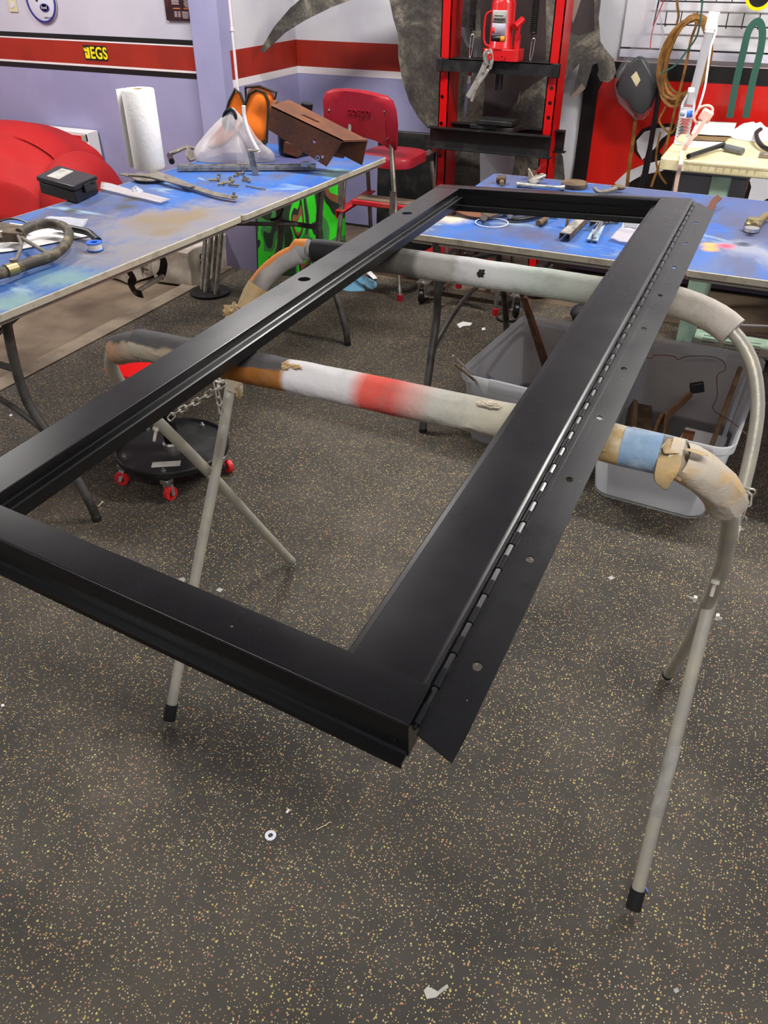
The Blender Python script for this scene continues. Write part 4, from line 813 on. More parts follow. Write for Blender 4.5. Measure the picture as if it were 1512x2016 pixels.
# coiled bandsaw blades
t = thing('coiled_saw_blades', 'coil of brown bandsaw blades hanging on the wire grid', 'saw blades', tuple((-0.535, 5.05, 0.97)))
random.seed(11)
for i in range(11):
    f = random.uniform; cx0, cy0 = 1357+f(-6, 6), 103+f(-5, 6); rx, ry = 34+f(-3, 9), 66+f(-3, 11); tl = f(-.12, .16); pts = []
    for k in range(26):
        a = 2*PI*k/26; X_, Y_ = rx*math.cos(a), ry*math.sin(a); x = cx0+X_*math.cos(tl)-Y_*math.sin(tl); y = cy0+X_*math.sin(tl)+Y_*math.cos(tl)
        pts.append(Vector((-.613+(x-1340)*.00275, 5.03-.008*i+.012*math.sin(a*2+i), 1.155-(y-90)*.00268)))
    B().strip(pts, .013, .0016, (0, -1, .3), closed=True).obj('blade_loop', 'blade', t)
B().strip(smoothpts([(-0.669, 4.95, 1.47), (-0.664, 4.95, 1.385), (-0.643, 4.95, 1.32), (-0.645, 4.95, 1.281)], 4), .012, .002, (0, -1, .2)).obj('blade_end', 'blade', t)
B().strip(smoothpts([(-0.54, 4.93, 1.302), (-0.558, 4.93, 1.213), (-0.559, 4.93, 1.1), (-0.571, 4.93, 0.91), (-0.585, 4.93, 0.683), (-0.611, 4.93, 0.562), (-0.621, 4.93, 0.499)], 4), .013, .002, (0, -1, .2)).obj('blade_end', 'blade', t)
B().strip(smoothpts([(-0.611, 4.97, 0.975), (-0.631, 4.97, 0.888), (-0.648, 4.97, 0.837), (-0.622, 4.97, 0.801), (-0.571, 4.97, 0.775), (-0.551, 4.97, 0.844), (-0.55, 4.97, 0.954)], 4), .011, .002, (0, -1, .2)).obj('blade_end', 'blade', t)
B().strip(smoothpts([(-0.633, 4.99, 0.772), (-0.635, 4.99, 0.694), (-0.625, 4.99, 0.616), (-0.591, 4.99, 0.552), (-0.549, 4.99, 0.51)], 4), .011, .002, (0, -1, .2)).obj('blade_end', 'blade', t)
t = thing('saw_blade', 'single toothed brown saw blade hanging left of the black pole', 'saw blade', tuple((-0.768, 5.06, 0.457)))
P_ = smoothpts([(-0.797, 5.06, 1.004), (-0.791, 5.06, 0.892), (-0.781, 5.06, 0.724), (-0.778, 5.06, 0.563), (-0.766, 5.06, 0.409)], 8)
B().strip(P_, .016, .0018, (0, -1, .1)).obj('band', 'blade', t)
b = B()
for p_, q_ in zip(P_[::1], P_[1:]):
    for k in range(3):
        c = lerp(p_, q_, k/3); b.add([c+Vector((-.008, -.001, .005)), c+Vector((-.014, -.001, 0)), c+Vector((-.008, -.001, -.005)), c+Vector((-.008, .001, .005)), c+Vector((-.014, .001, 0)), c+Vector((-.008, .001, -.005))], [(0, 1, 2), (5, 4, 3), (0, 3, 4, 1), (1, 4, 5, 2)])
b.obj('teeth', 'blade', t, kind='stuff')
# black pole with bagged black head
t = thing('black_pole', 'long black pole leaning on the banner below the plastic bag', 'pole', tuple((-0.68, 5.02, 0.427)))
B().tube(smoothpts([(-0.679, 5.02, 0.985), (-0.678, 5.02, 0.841), (-0.677, 5.02, 0.686), (-0.68, 5.02, 0.427), (-0.679, 5.02, 0.327)], 4), [.014]*9+[.018]*8, 14).obj('shaft', 'blkplastic', t)
b = B()
for k in range(12): b.lathe(lerp((-0.683, 5.02, 0.538), (-0.68, 5.02, 0.413), k/12), [(.0195, -.0012), (.0195, .0012)], 14)
b.obj('grip_ribs', 'rubber', t, kind='stuff')
t = thing('bagged_pad_tool', 'black pad tool with pale label inside a clear plastic bag', 'tool', tuple((-0.749, 5.04, 0.909)))
o = Vector((-0.794, 5.05, 1.024))
def q2(px, py, dy=0): return Vector((-.995+(px-1200)*.00268, 5.05+dy, 1.01-(py-140)*.0027+(px-1200)*.00013))
b = B(); poly = [(1228, 150), (1244, 118), (1262, 100), (1276, 104), (1304, 140), (1314, 162), (1306, 190), (1292, 206), (1272, 200), (1256, 182), (1236, 168)]
N = len(poly); fr2 = [q2(x, y, -.035) for x, y in poly]; bk = [q2(x, y, .03) for x, y in poly]; b.add(fr2+bk, [tuple(range(N)), tuple(range(N, 2*N))[::-1]]+[(i, (i+1) % N, N+(i+1) % N, N+i) for i in range(N)]); b.obj('pad_head', 'blkplastic', t, bev=.012)
b = B(); pl_ = [(1257, 136), (1266, 126), (1277, 142), (1271, 154)]; b.add([q2(x, y, -.037) for x, y in pl_]+[q2(x, y, -.0355) for x, y in pl_], [(0, 1, 2, 3), (7, 6, 5, 4)]+[(i, (i+1) % 4, 4+(i+1) % 4, 4+i) for i in range(4)]); b.obj('label_sticker', 'cream', t)
b = B(); outl = [(1282, 20, 6), (1286, 45, 12), (1282, 72, 26), (1276, 100, 36), (1272, 130, 44), (1273, 160, 45), (1276, 185, 36), (1284, 205, 20), (1286, 216, 8)]
vs = []
for i, (x, y, hw) in enumerate(outl):
    for k in range(20):
        a = 2*PI*k/20; rr = 1+.1*math.sin(k*2.5+i*.4)*(1 if i < 5 else .5); c = q2(x+hw*math.cos(a)*rr, y); c.y += -.0+hw*.0017*math.sin(a)*rr; vs.append(c)
fs = [(i*20+k, i*20+(k+1) % 20, (i+1)*20+(k+1) % 20, (i+1)*20+k) for i in range(len(outl)-1) for k in range(20)]
b.add(vs, fs).obj('clear_bag', 'clearp', t)
B().tube(smoothpts([q2(1300, -10), q2(1288, 30), q2(1282, 60), q2(1284, 90)], 4), .003, 6).obj('red_tie', 'redstep', t)
t = thing('hanging_cable', 'thin dark green cord curving across the coiled saw blades', 'cord', tuple((-0.65, 4.92, 1.05)))
B().tube(smoothpts([(-0.541, 4.92, 1.41), (-0.532, 4.92, 1.325), (-0.532, 4.92, 1.237), (-0.567, 4.92, 1.169), (-0.609, 4.92, 1.103), (-0.678, 4.92, 1.06)], 5), .0045, 8).obj('cord', 'green_strap', t)
# tube lamp with white end cap and cable
t = thing('white_tube_lamp', 'translucent white tube lamp with square white cap leaning by coil', 'lamp', tuple((-0.494, 4.85, 0.984)))
a, c_ = Vector((-0.468, 4.85, 1.27)), Vector((-0.489, 4.85, 0.937)); B().cyl(a, c_, .0215, n=20).obj('tube', 'tubelamp', t)
u_ = (a-c_).normalized(); tp = a+u_*.075; b = B(); b.strip([a, tp], .05, .04, (0, 1, 0)); b.obj('end_cap', 'whiteplastic', t, bev=.003); B().cyl(a-u_*.012, a, .025, n=20).obj('collar', 'whiteplastic', t)
B().tube(smoothpts([(-0.453, 4.84, 1.335), (-0.438, 4.84, 1.267), (-0.447, 4.84, 1.202), (-0.442, 4.84, 1.114), (-0.436, 4.84, 1.023), (-0.443, 4.84, 0.941), (-0.453, 4.84, 0.893)], 4), .0055, 8).obj('white_cable', 'whiteplastic', t)
t = thing('pink_cable', 'pale pink flat cable with moulded plug draped over bench corner', 'cable', tuple((-0.389, 3.93, 0.724)))
B().strip(smoothpts([(-0.33, 4.05, 0.998), (-0.345, 4.05, 0.969), (-0.359, 4.05, 0.935), (-0.376, 4.05, 0.913), (-0.391, 4.05, 0.883), (-0.402, 4.05, 0.853)]+[(-0.387, 3.915, 0.841), (-0.389, 3.915, 0.785), (-0.387, 3.915, 0.7), (-0.384, 3.915, 0.601)], 4), .017, .004, (0, -1, .5)).obj('flat_strap', 'pinkcable', t)
B().box((-0.339, 4.08, 1.001), (.05, .03, .05), (0, .4, 0)).obj('plug_body', 'pinkcable', t, bev=.008)
B().tube(smoothpts([(-0.367, 4.1, 0.962), (-0.389, 4.1, 0.987), (-0.372, 4.1, 1.028), (-0.339, 4.1, 1.038), (-0.319, 4.1, 1.026), (-0.32, 4.1, 1.003)], 4), .0055, 8).obj('loop', 'pinkcable', t)
t = thing('green_webbing_loop', 'dark green webbing strap hanging in a loop on the wire grid', 'strap', tuple((-0.262, 5, 0.871)))
B().strip(smoothpts([(-0.296, 5, 0.864), (-0.302, 5, 1.035), (-0.301, 5, 1.173), (-0.298, 5, 1.261), (-0.266, 5, 1.301), (-0.235, 5, 1.263), (-0.222, 5, 1.176), (-0.224, 5, 1.039), (-0.217, 5, 0.869)], 4), .034, .003, (0, -1, .05)).obj('webbing', 'green_strap', t)
t = thing('yellow_tape_reel', 'yellow and black tape reel hanging at the top right', 'tape reel', tuple((-0.263, 5.02, 1.36)))
c_ = Vector((-0.284, 5.04, 1.41)); B().lathe(c_, [(.05, 0), (.062, .004), (.066, .03), (.058, .034), (.045, .034)], 32, (0, -1, 0)).obj('yellow_case', 'yellow', t); B().lathe(c_+Vector((0, -.01, 0)), [(0, 0), (.05, 0), (.05, .026), (0, .022)], 28, (0, -1, 0)).obj('black_core', 'blkplastic', t)
# ---------------- cream workbench at right ----------------
BZ = .834
t = thing('cream_workbench', 'cream laminate workbench on sage green legs below red banner', 'workbench', (.4, 4.3, 0))
b = B().plate(roundrect(-.485, 3.975, 1.4, 4.62, .03), [], lambda a, c, h: Vector((a, c, BZ+h)), .045); b.obj('bench_top', 'cream', t, bev=.01)
for x, y, s_ in ((-.215, 4.0, 1), (.9, 4.0, 1), (-.215, 4.55, 1), (.9, 4.55, 1)):
    lg = B().box((x, y, .395), (.075, .006, .79)).obj('leg', 'sage', t); B().box((x+.04, y+.03, .395), (.006, .06, .79)).obj('leg_flange', 'sage', lg)
b = B().plate([(-.17, 3.84), (1.0, 3.84), (1.0, 4.06), (-.17, 4.06)], [[(x-.03, y-.006), (x+.03, y-.006), (x+.03, y+.006), (x-.03, y+.006)] for x in [-.1+.1*i for i in range(11)] for y in (3.87, 3.91, 3.95, 3.99)], lambda a, c, h: Vector((a, c, .06+h)), .012); b.obj('slotted_foot_shelf', 'sage', t)
for x in (-.12, .9): B().box((x, 3.95, .024), (.04, .2, .046)).obj('shelf_foot', 'sage', t)
b = B(); b.box((-.26, 4.14, .728), (.31, .26, .12)); b.obj('hanging_drawer', 'darkgrey', t, bev=.02); B().box((-.26, 4.0, .785), (.33, .03, .012)).obj('drawer_lip', 'darkgrey', t, bev=.004)
b = B(); r1 = -.37
for i in range(60):
    L_ = .012 if i % 4 == 0 else (.008 if i % 2 == 0 else .005); b.box((r1+i*.00795, 3.9735, BZ-.04+L_/2), (.0009, .0006, L_))
b.box((r1+.235, 3.9735, BZ-.041), (.48, .0006, .001)); b.box((r1+.235, 3.9735, BZ-.009), (.48, .0006, .001)); b.obj('scale_ticks', 'ink', t, kind='stuff')
for i in range(9): text('scale_number', str(i+1), .011, 'ink', t, basis((r1+.0318*(i+1)*1.0, 3.973, BZ-.02), (1, 0, 0), (0, 0, 1)), ext=.0002)
# bench things
x, y, _ = (-0.448, 4.341, 0.834)
t = thing('water_bottle', 'empty clear plastic water bottle with blue and white label', 'bottle', (x, y, BZ))
pf = [(0, .001), (.027, .0), (.031, .006)]
for i in range(7): pf += [(.0325, .014+i*.0135), (.0298, .0205+i*.0135)]
pf += [(.0318, .112), (.0312, .152), (.0322, .158), (.029, .178), (.021, .2), (.0135, .212), (.0125, .222)]
kk = 1.02; B().lathe((x, y, BZ+.001), [(r*kk, z*kk) for r, z in pf], 28).obj('body', 'clearbottle', t)
B().lathe((x, y, BZ+.001), [(.0322*kk, .114*kk), (.0322*kk, .151*kk)], 28).obj('label_wrap', 'signwhite', t, solid=.0005)
def bl(a0, a1, z0, z1, mat, nm): B().grid(8, 1, lambda u, v: Vector((x+.0335*math.sin(a0+(a1-a0)*u), y-.0335*math.cos(a0+(a1-a0)*u), BZ+z0+(z1-z0)*v))).obj(nm, mat, t, solid=.0004)
bl(.15, .95, .12, .15, 'bluespool', 'label_blue_panel'); bl(-.9, -.1, .125, .148, 'bluepaint', 'label_pale_panel'); bl(.4, 1.1, .12, .134, 'navy', 'label_peak')
B().lathe((x, y, BZ+.218*kk), [(.0145, 0), (.0145, .016), (.013, .018), (0, .018)], 20).obj('cap', 'whiteplastic', t)
def sheet(name, lab, cat, corners, mat, z, th=.003, amp=.004, n=12, seed=0, group=None):
    c = [Vector(p) for p in corners]; b = B()
    b.grid(n, n, lambda u, v: (lerp(lerp(c[0], c[1], u), lerp(c[3], c[2], u), v)+Vector((0, 0, th+amp*(.5+.5*noise.noise(Vector((u*3+seed, v*3, seed))))))))
    return b.obj(name, mat, label=lab, cat=cat, solid=.0012, group=group)
sheet('clipboard', 'brown board lying under papers beside water bottle', 'clipboard', [(-0.418, 4.436, 0.834), (-0.258, 4.469, 0.834), (-0.25, 4.742, 0.834), (-0.418, 4.664, 0.834)], 'wood', BZ, .006, 0)
sheet('paper_stack', 'thin pad of white papers lying under brown board', 'papers', [(-0.411, 4.279, 0.834), (-0.253, 4.327, 0.834), (-0.26, 4.536, 0.834), (-0.412, 4.466, 0.834)], 'paper', BZ, .001, 0)
sheet('loose_paper', 'flat white sheet of paper on the board behind cable', 'paper', [(-0.43, 4.55, 0.842), (-0.242, 4.579, 0.842), (-0.253, 4.97, 0.842), (-0.45, 4.945, 0.842)], 'paper', BZ, .004, .003)
def ragmesh(name, lab, cat, c, rx, ry, hz, mat, seed, n=26, floor=None):
    b = B(); c = Vector(c)
    def f(u, v):
        a, r = u*2*PI, v; k = 1+.28*noise.noise(Vector((math.cos(a)*1.5, math.sin(a)*1.5, seed)))
        return c+Vector((math.cos(a)*rx*r*k, math.sin(a)*ry*r*k, hz*(1-r**1.6)*(.55+.9*abs(noise.noise(Vector((math.cos(a)*r*3, math.sin(a)*r*3, seed+4)))))+.001))
    b.grid(n, 8, f); return b.obj(name, mat, label=lab, cat=cat, solid=.0012, sub=1)
ragmesh('crumpled_paper_bag', 'large crumpled white paper bag with red mark on bench', 'paper bag', (-0.151, 4.7, 0.834), .13, .14, .075, 'paper', 3)
t = thing('claw_hammer', 'black handled hammer lying on front of cream bench', 'hammer', (-0.329, 4.131, 0.834))
B().cyl(Vector((-0.369, 3.988, 0.85)), Vector((-0.251, 4.265, 0.86)), .011, n=14).obj('handle', 'blkplastic', t)
B().tube([(-0.252, 4.273, 0.852), (-0.222, 4.237, 0.852), (-0.161, 4.191, 0.852)], [.012, .016, .015], 12).obj('head', 'darkgrey', t)
t = thing('black_hook_clamp', 'curved black hook lying at the right end of bench', 'hook', (-0.083, 4.305, 0.834))
B().tube(smoothpts([(-0.122, 4.642, 0.875), (-0.134, 4.567, 0.87), (-0.119, 4.444, 0.862), (-0.082, 4.326, 0.852), (-0.031, 4.274, 0.848)], 5), .011, 10).obj('hook', 'blkplastic', t)
B().box((-0.065, 4.18, 0.845), (.05, .03, .02)).obj('pad', 'steel', t, bev=.004)
# ---------------- red car cover and cartons at left ----------------
b = B()
def cov(u, v):
    # draped cloth over a low car body: u along x, v from front hem (0) over the top to the back
    x = -5.85+u*2.05; prof = [(3.55, .0), (3.46, .3), (3.52, .52), (3.66, .63), (3.85, .7), (4.06, .715), (4.26, .66), (4.34, .45), (4.35, .0)]
    i = v*(len(prof)-1); k = min(int(i), len(prof)-2); fq = i-k; y, z = [prof[k][j]*(1-fq)+prof[k+1][j]*fq for j in (0, 1)]
    e = max(0, (u-.62)/.38); z *= (1-.30*e**2.6-.7*max(0, (u-.93)/.07)**2); y += .12*e*e*(1 if v < .5 else -.6)
    z += .02*noise.noise(Vector((x*2, y*5, 0)))*(z > .02) + .008*math.sin(x*16+y*22)*(z > .1)*(v > .1)*(v < .5)
    return Vector((x, y, max(z, 0)))
t = thing('draped_cover', 'smooth red stretch cloth cover draped over low shape behind left table', 'cover', (-4.4, 3.9, 0))
b.grid(60, 48, cov); b.obj('top_drape', 'redcloth', t, sub=1)
b = B(); c0 = Vector((-3.713, 3.75, 0.554)); b.blobm((c0.x-.09, 3.86, .31), (.2, .3, .3), 32, 24, .05, 1.2, 2); b.obj('corner_drape', 'redcloth', t)
if True:
    x0, _, z0 = (-4.376, 4.33, 0.511); t = thing('printed_carton', 'white carton with red printing behind the red cover', 'carton', (x0, 4.38, 0)); x1 = (-4.13, 4.33, 0.616)[0]; zt = (-4.13, 4.33, 0.616)[2]
    B().box((x1-.22, 4.385, zt/2+.0), (.44, .1, zt)).obj('box_body', 'paper', t, bev=.003); B().box((x1-.12, 4.333, zt-.05), (.13, .002, .06)).obj('red_print', 'redpoly', t)
    B().box((x1-.035, 4.333, zt-.05), (.03, .002, .07)).obj('grey_print', 'grey_card', t); B().box((x1-.008, 4.333, zt-.03), (.012, .002, .04)).obj('black_print', 'ink', t)
# ---------------- things under the left table ----------------
def carton(name, lab, c, yaw, d, mat='foamwhite', group=None):
    t = thing(name, lab, 'box', (c[0], c[1], c[2]), group); R3 = Matrix.Rotation(yaw, 3, 'Z'); c = Vector(c)
    bm_ = B(); n = 7; 
    def fc(o, ux, uy): 
        bm_.grid(n, n, lambda u, v: o+ux*u+uy*v)
    X_, Y_, Z_ = R3 @ Vector((d[0], 0, 0)), R3 @ Vector((0, d[1], 0)), Vector((0, 0, d[2])); o = c-X_/2-Y_/2
    fc(o, X_, Z_); fc(o+Y_, X_, Z_); fc(o, Y_, Z_); fc(o+X_, Y_, Z_); fc(o+Z_, X_, Y_); fc(o, X_, Y_)
    bm_.v = [v+Vector((noise.noise(v*9)*.014, noise.noise(v*9+Vector((5, 0, 0)))*.014, (noise.noise(v*9+Vector((0, 7, 0)))*.012)*(v.z > c.z+.01))) for v in bm_.v]
    o_ = bm_.obj('wrapped_box', mat, t, bev=.006); return t, R3, c
t, R3, c = carton('wrapped_carton', 'plastic-wrapped white carton marked 7702 under left table', (-3.05, 3.86, -.009), .05, (.26, .42, .2))
fa = c+R3 @ Vector((.137, -.1, .1)); text('handwriting', '7702', .075, 'ink', t, basis(fa+Vector((.012, 0, 0)), (0, 0, 1), R3 @ Vector((0, -1, 0))), ext=.002)
t, R3, c = carton('wrapped_carton', 'plastic-wrapped white carton marked 7702, further left against the cover', (-3.4, 3.7, -.009), -.25, (.3, .24, .2))
fa = c+R3 @ Vector((.153, 0, .1)); text('handwriting', '7702', .06, 'ink', t, basis(fa+Vector((.01, 0, 0)), (0, 0, 1), R3 @ Vector((0, -1, 0))), ext=.002)
random.seed(5)
for i, (px, py) in enumerate([(417, 573), (424, 577), (434, 580), (446, 576), (457, 580), (462, 583), (452, 572), (430, 572), (440, 583)]):
    p = Vector((-2.683, 3.636, 0.004)); p = Vector((-2.76+(px-438)*.0031, 3.60-(py-577)*.006, .0))
    B().cyl(p+Vector((0, 0, .015)), p+Vector((.10+.01*(i % 3), .07, .64)), .0085, n=10).obj('steel_rod', 'silver', label='grey steel rod standing in the bundle under left table', cat='rod', group='steel rods standing under the left table')
b = B(); b.lathe((-2.75, 3.6, 0), [(0, 0), (.11, 0), (.115, .014), (0, .014)], 20); b.obj('rod_tray', 'blk', label='black round tray holding the bundle of steel rods', cat='tray')
t = thing('painted_board', 'green brown and black painted board leaning behind the left table', 'board', (-2.45, 4.05, 0))
B().hexa([(-2.68, 4.0, 0), (-2.15, 4.1, 0), (-2.15, 4.112, 0), (-2.68, 4.012, 0)], [(-2.72, 4.16, .69), (-2.19, 4.22, .69), (-2.19, 4.232, .69), (-2.72, 4.172, .69)]).obj('panel', 'greenart', t, smooth=False)
B().hexa([(-2.98, 4.04, 0), (-2.7, 4.02, 0), (-2.7, 4.05, 0), (-2.98, 4.07, 0)], [(-2.98, 4.16, .62), (-2.74, 4.14, .62), (-2.74, 4.17, .62), (-2.98, 4.19, .62)]).obj('lilac_board', 'lilacboard', label='dusty lilac board leaning left of the green painted board', cat='board', smooth=False)
B().box((-2.02, 4.68, .36), (.36, .05, .72), (-.06, 0, 0)).obj('black_board', 'blk', label='black board standing behind the red step stool chair', cat='board', bev=.004, org=(-2.02, 4.68, 0))
# ---------------- things on the left table ----------------
TZ = .742
x, y, _ = (-2.721, 3.224, 0.742)
t = thing('paper_towel_roll', 'tall white paper towel roll standing on the left table', 'paper towels', (x, y, TZ))
b = B(); n = 60; rr = [.064+.001*math.sin(k*.9) for k in range(n)]; Ht = .335
pr_ = [(.021, .0), (.071, .0), (.073, .004), (.073, .33), (.07, Ht), (.021, Ht), (.021, .31)]
b.lathe((x, y, TZ), pr_[:-1], 40); b.obj('roll', 'towel', t)
B().lathe((x, y, TZ+.002), [(.0215, 0), (.0215, Ht-.001), (.019, Ht-.001), (.019, 0)], 24).obj('cardboard_core', 'kraft', t)
B().strip([(x-.073+.0, y-.01, TZ+.168), (x-.077, y-.04, TZ+.168), (x-.076, y-.056, TZ+.168)], Ht, .0015, (1, 0, 0)).obj('loose_sheet', 'towel', t)
t = thing('black_tool_case', 'small black plastic case with grey label on left table', 'case', tuple((-2.699, 2.655, 0.742)))
A_, B_, C_, D_ = [Vector(p) for p in [(-2.831, 2.631, 0.742), (-2.567, 2.562, 0.742), (-2.609, 2.744, 0.742), (-2.898, 2.83, 0.742)]]
def box4(c, z0, z1, s=1.0): m_ = sum(c, Vector())/4; return [m_+(p-m_)*s+Vector((0, 0, z0-m_.z+ (m_.z-m_.z))) for p in c], [m_+(p-m_)*s+Vector((0, 0, z1-m_.z)) for p in c]
lo, hi = box4([A_, B_, C_, D_], TZ, TZ+.048, .98); B().hexa(lo, hi).obj('case_body', 'blkplastic', t, bev=.005)
lo, hi = box4([A_, B_, C_, D_], TZ+.05, TZ+.07, 1.02); B().hexa(lo, hi).obj('case_lid', 'blkplastic', t, bev=.004)
m_ = (A_+B_+C_+D_)/4; ea = (B_-A_); eb = (D_-A_)
lb = [m_-ea*.33-eb*.34, m_-ea*.0-eb*.34, m_-ea*.0+eb*.36, m_-ea*.33+eb*.36]; B().hexa([Vector((p.x, p.y, TZ+.0695)) for p in lb], [Vector((p.x, p.y, TZ+.0715)) for p in lb]).obj('top_label', 'grey_card', t)
mid = (B_+C_)/2; B().box((mid.x+.003, mid.y, TZ+.045), (.05, .012, .034), (0, 0, math.atan2((C_-B_).y, (C_-B_).x))).obj('latch', 'blkplastic', t, bev=.003)
sheet('blister_strip', 'long curled white plastic packaging strip beside black case', 'packaging', [(-2.711, 2.875, 0.742), (-2.251, 2.761, 0.742), (-2.244, 2.694, 0.742), (-2.629, 2.773, 0.742)], 'bag', TZ, .004, .01)
ragmesh('clear_plastic_scrap', 'small crumpled clear plastic scrap below the towel roll', 'plastic scrap', (-2.478, 2.823, 0.742), .03, .035, .03, 'clearp', 8)
t = thing('serrated_recliner_plate', 'grey toothed metal quadrant plate with arm on left table', 'metal bracket', tuple((-2.549, 3.023, 0.742)))
c_ = Vector((-2.561, 3.04, 0.744)); pts = []
for k in range(40):
    a = -.35-PI*.95*k/39; r = .088+(.003 if k % 2 else 0); pts.append((r*math.cos(a), r*math.sin(a)*1.0))
Rz = Matrix.Rotation(.15, 3, 'Z')
b = B().plate(pts+[(-.06, .02), (.05, .03)], [], lambda a, q_, h: c_+Rz @ Vector((a, q_, 0))+Vector((0, 0, .012+h+.12*(q_+.08)*.4)), .004); b.obj('toothed_plate', 'steel', t)
B().strip(smoothpts([(-2.65, 2.995, 0.762), (-2.532, 3.007, 0.762), (-2.369, 2.957, 0.762), (-2.259, 2.928, 0.762)], 3), .028, .005, (0, 0, 1)).obj('flat_arm', 'steel', t)
B().strip(smoothpts([(-2.729, 3.042, 0.75), (-2.66, 3.029, 0.75), (-2.618, 3.059, 0.75)], 3), .045, .004, (.3, 0, 1)).obj('mount_tab', 'steel', t)
t = thing('long_lever_arm', 'long flat grey steel lever with bolt at its end', 'metal lever', tuple((-2.192, 2.984, 0.742)))
B().strip(smoothpts([(-2.617, 3.107, 0.756), (-2.443, 3.035, 0.756), (-2.276, 2.949, 0.756), (-2.093, 2.88, 0.756), (-1.996, 2.87, 0.756)], 3), .026, .005, (0, -.3, 1)).obj('bar', 'steel', t)
c_ = Vector((-2.009, 2.873, 0.758)); B().lathe(c_, [(.012, 0), (.012, .006), (.006, .008), (.006, .02), (0, .02)], 6).obj('end_bolt', 'steel', t)
# clear bag
t = thing('clear_poly_bag', 'cloudy clear plastic bag standing in front of orange vest', 'plastic bag', tuple((-2.463, 3.528, 0.742)))
b = B(); bc = Vector((-2.483, 3.558, 0.742)); 
def bagf(u, v):
    a = u*2*PI; z = v; k = (1-z**1.3)*.98+.02; r = .21*k*(1+.12*math.sin(5*a+3*z)+.15*noise.noise(Vector((math.cos(a)*2, math.sin(a)*2, z*3))))
    return bc+Vector((r*math.cos(a)*1.0+.04*z, r*math.sin(a)*.62, .001+.23*z+.0*v))
b.grid(36, 14, bagf).obj('bag_skin', 'bag', t, smooth=True)
t = thing('grey_channel_bar', 'long grey steel channel lying before the plastic bag', 'metal channel', tuple((-2.296, 3.385, 0.742)))
a, c_ = Vector((-2.555, 3.221, 0.744)), Vector((-1.976, 3.511, 0.744)); d = (c_-a).normalized(); nrm = Vector((-d.y, d.x, 0))
b = B(); b.strip([a+Vector((0, 0, .01)), c_+Vector((0, 0, .01))], .034, .003, (0, 0, 1)); b.obj('web', 'alu', t)
for s_ in (-1, 1): B().strip([a+nrm*s_*.0155+Vector((0, 0, .014)), c_+nrm*s_*.0155+Vector((0, 0, .014))], .003, .02, (0, 0, 1)).obj('flange', 'alu', t)
B().box(tuple(Vector((-2.009, 3.474, 0.755))+Vector((0, 0, .018))), (.035, .03, .02)).obj('end_clip', 'zinc', t)
t = thing('aluminium_bracket', 'upright pale aluminium bracket standing before the plastic bag', 'metal bracket', tuple((-2.191, 3.308, 0.742)))
a = Vector((-2.182, 3.303, 0.744)); B().box(tuple(a+Vector((-.005, 0, .05))), (.034, .004, .1), (.1, -.12, 0)).obj('upright_plate', 'alu', t); B().box(tuple(a+Vector((-.008, .014, .101))), (.05, .03, .004)).obj('top_flange', 'alu', t); B().box(tuple(a+Vector((-.02, .014, .05))), (.004, .03, .09), (.1, -.12, 0)).obj('side_plate', 'alu', t)
# scattered fasteners
random.seed(21)
for i, p in enumerate([(-2.288, 3.123, 0.742), (-2.295, 3.173, 0.742), (-2.207, 3.108, 0.742), (-2.211, 3.158, 0.742), (-2.245, 3.239, 0.742), (-2.251, 3.281, 0.742), (-2.169, 3.188, 0.742), (-2.132, 3.173, 0.742), (-2.216, 3.073, 0.742), (-2.148, 3.084, 0.742)]):
    p = Vector(p); a = random.uniform(0, PI); d = Vector((math.cos(a), math.sin(a), 0)); L_ = random.uniform(.012, .024)
    b = B(); b.cyl(p+Vector((0, 0, .006))-d*L_, p+Vector((0, 0, .006))+d*L_, .0045, n=8); b.lathe(p+Vector((0, 0, .009))+d*L_, [(0, 0), (.009, 0), (.009, .007), (0, .007)], 6, tuple(d))
    b.obj('rusty_fastener', 'steel' if i % 2 else 'brass', label='small worn bolt in the loose pile in front of grey channel', cat='bolt', group='loose bolts on the left table', smooth=False)
for i, p in enumerate([(-2.083, 3.104, 0.742), (-2.042, 3.093, 0.742), (-2.01, 3.088, 0.742)]):
    p = Vector(p); B().cyl(p+Vector((-.02, 0, .004)), p+Vector((.02, -.004, .004)), .003, n=8).obj('thin_screw', 'steel', label='thin screw lying right of the bolt pile on left table', cat='screw', group='thin screws on the left table')
# orange vest
t = thing('orange_safety_vest', 'orange fabric vest with dark binding heaped behind the plastic bag', 'vest', tuple((-2.576, 3.816, 0.742)))
def cloth(poly, y, mat, name, trim=None, bulge=.05, seed=0):
    c = Vector(); P = [Vector(p) for p in poly]; m_ = sum(P, Vector())/len(P); b = B(); N = len(P); rings = [1, .8, .55, .3, 0.02]; vs = []
    for k in rings:
        for p in P: q_ = m_+(p-m_)*k; vs.append(q_+Vector((0, -bulge*(1-k*k)+.03*noise.noise(q_*9+Vector((seed, 0, 0)))*(k < 1), 0)))
    fs = [(i*N+j, i*N+(j+1) % N, (i+1)*N+(j+1) % N, (i+1)*N+j) for i in range(len(rings)-1) for j in range(N)]+[tuple((len(rings)-1)*N+j for j in range(N))]
    o = b.add(vs, fs).obj(name, mat, t, solid=.006, sub=1)
    if trim: B().tube([p+Vector((0, -.004, 0)) for p in P], .0065, 8, True).obj('binding', trim, o)
cloth([(-2.666, 3.62, 0.783), (-2.587, 3.62, 0.841), (-2.542, 3.62, 0.906), (-2.501, 3.62, 0.988), (-2.459, 3.62, 1.043), (-2.432, 3.62, 1.027), (-2.414, 3.62, 0.982), (-2.435, 3.62, 0.902), (-2.471, 3.62, 0.849), (-2.564, 3.62, 0.788), (-2.635, 3.62, 0.766)], 0, 'orange', 'front_panel', 'trimfab', .02)
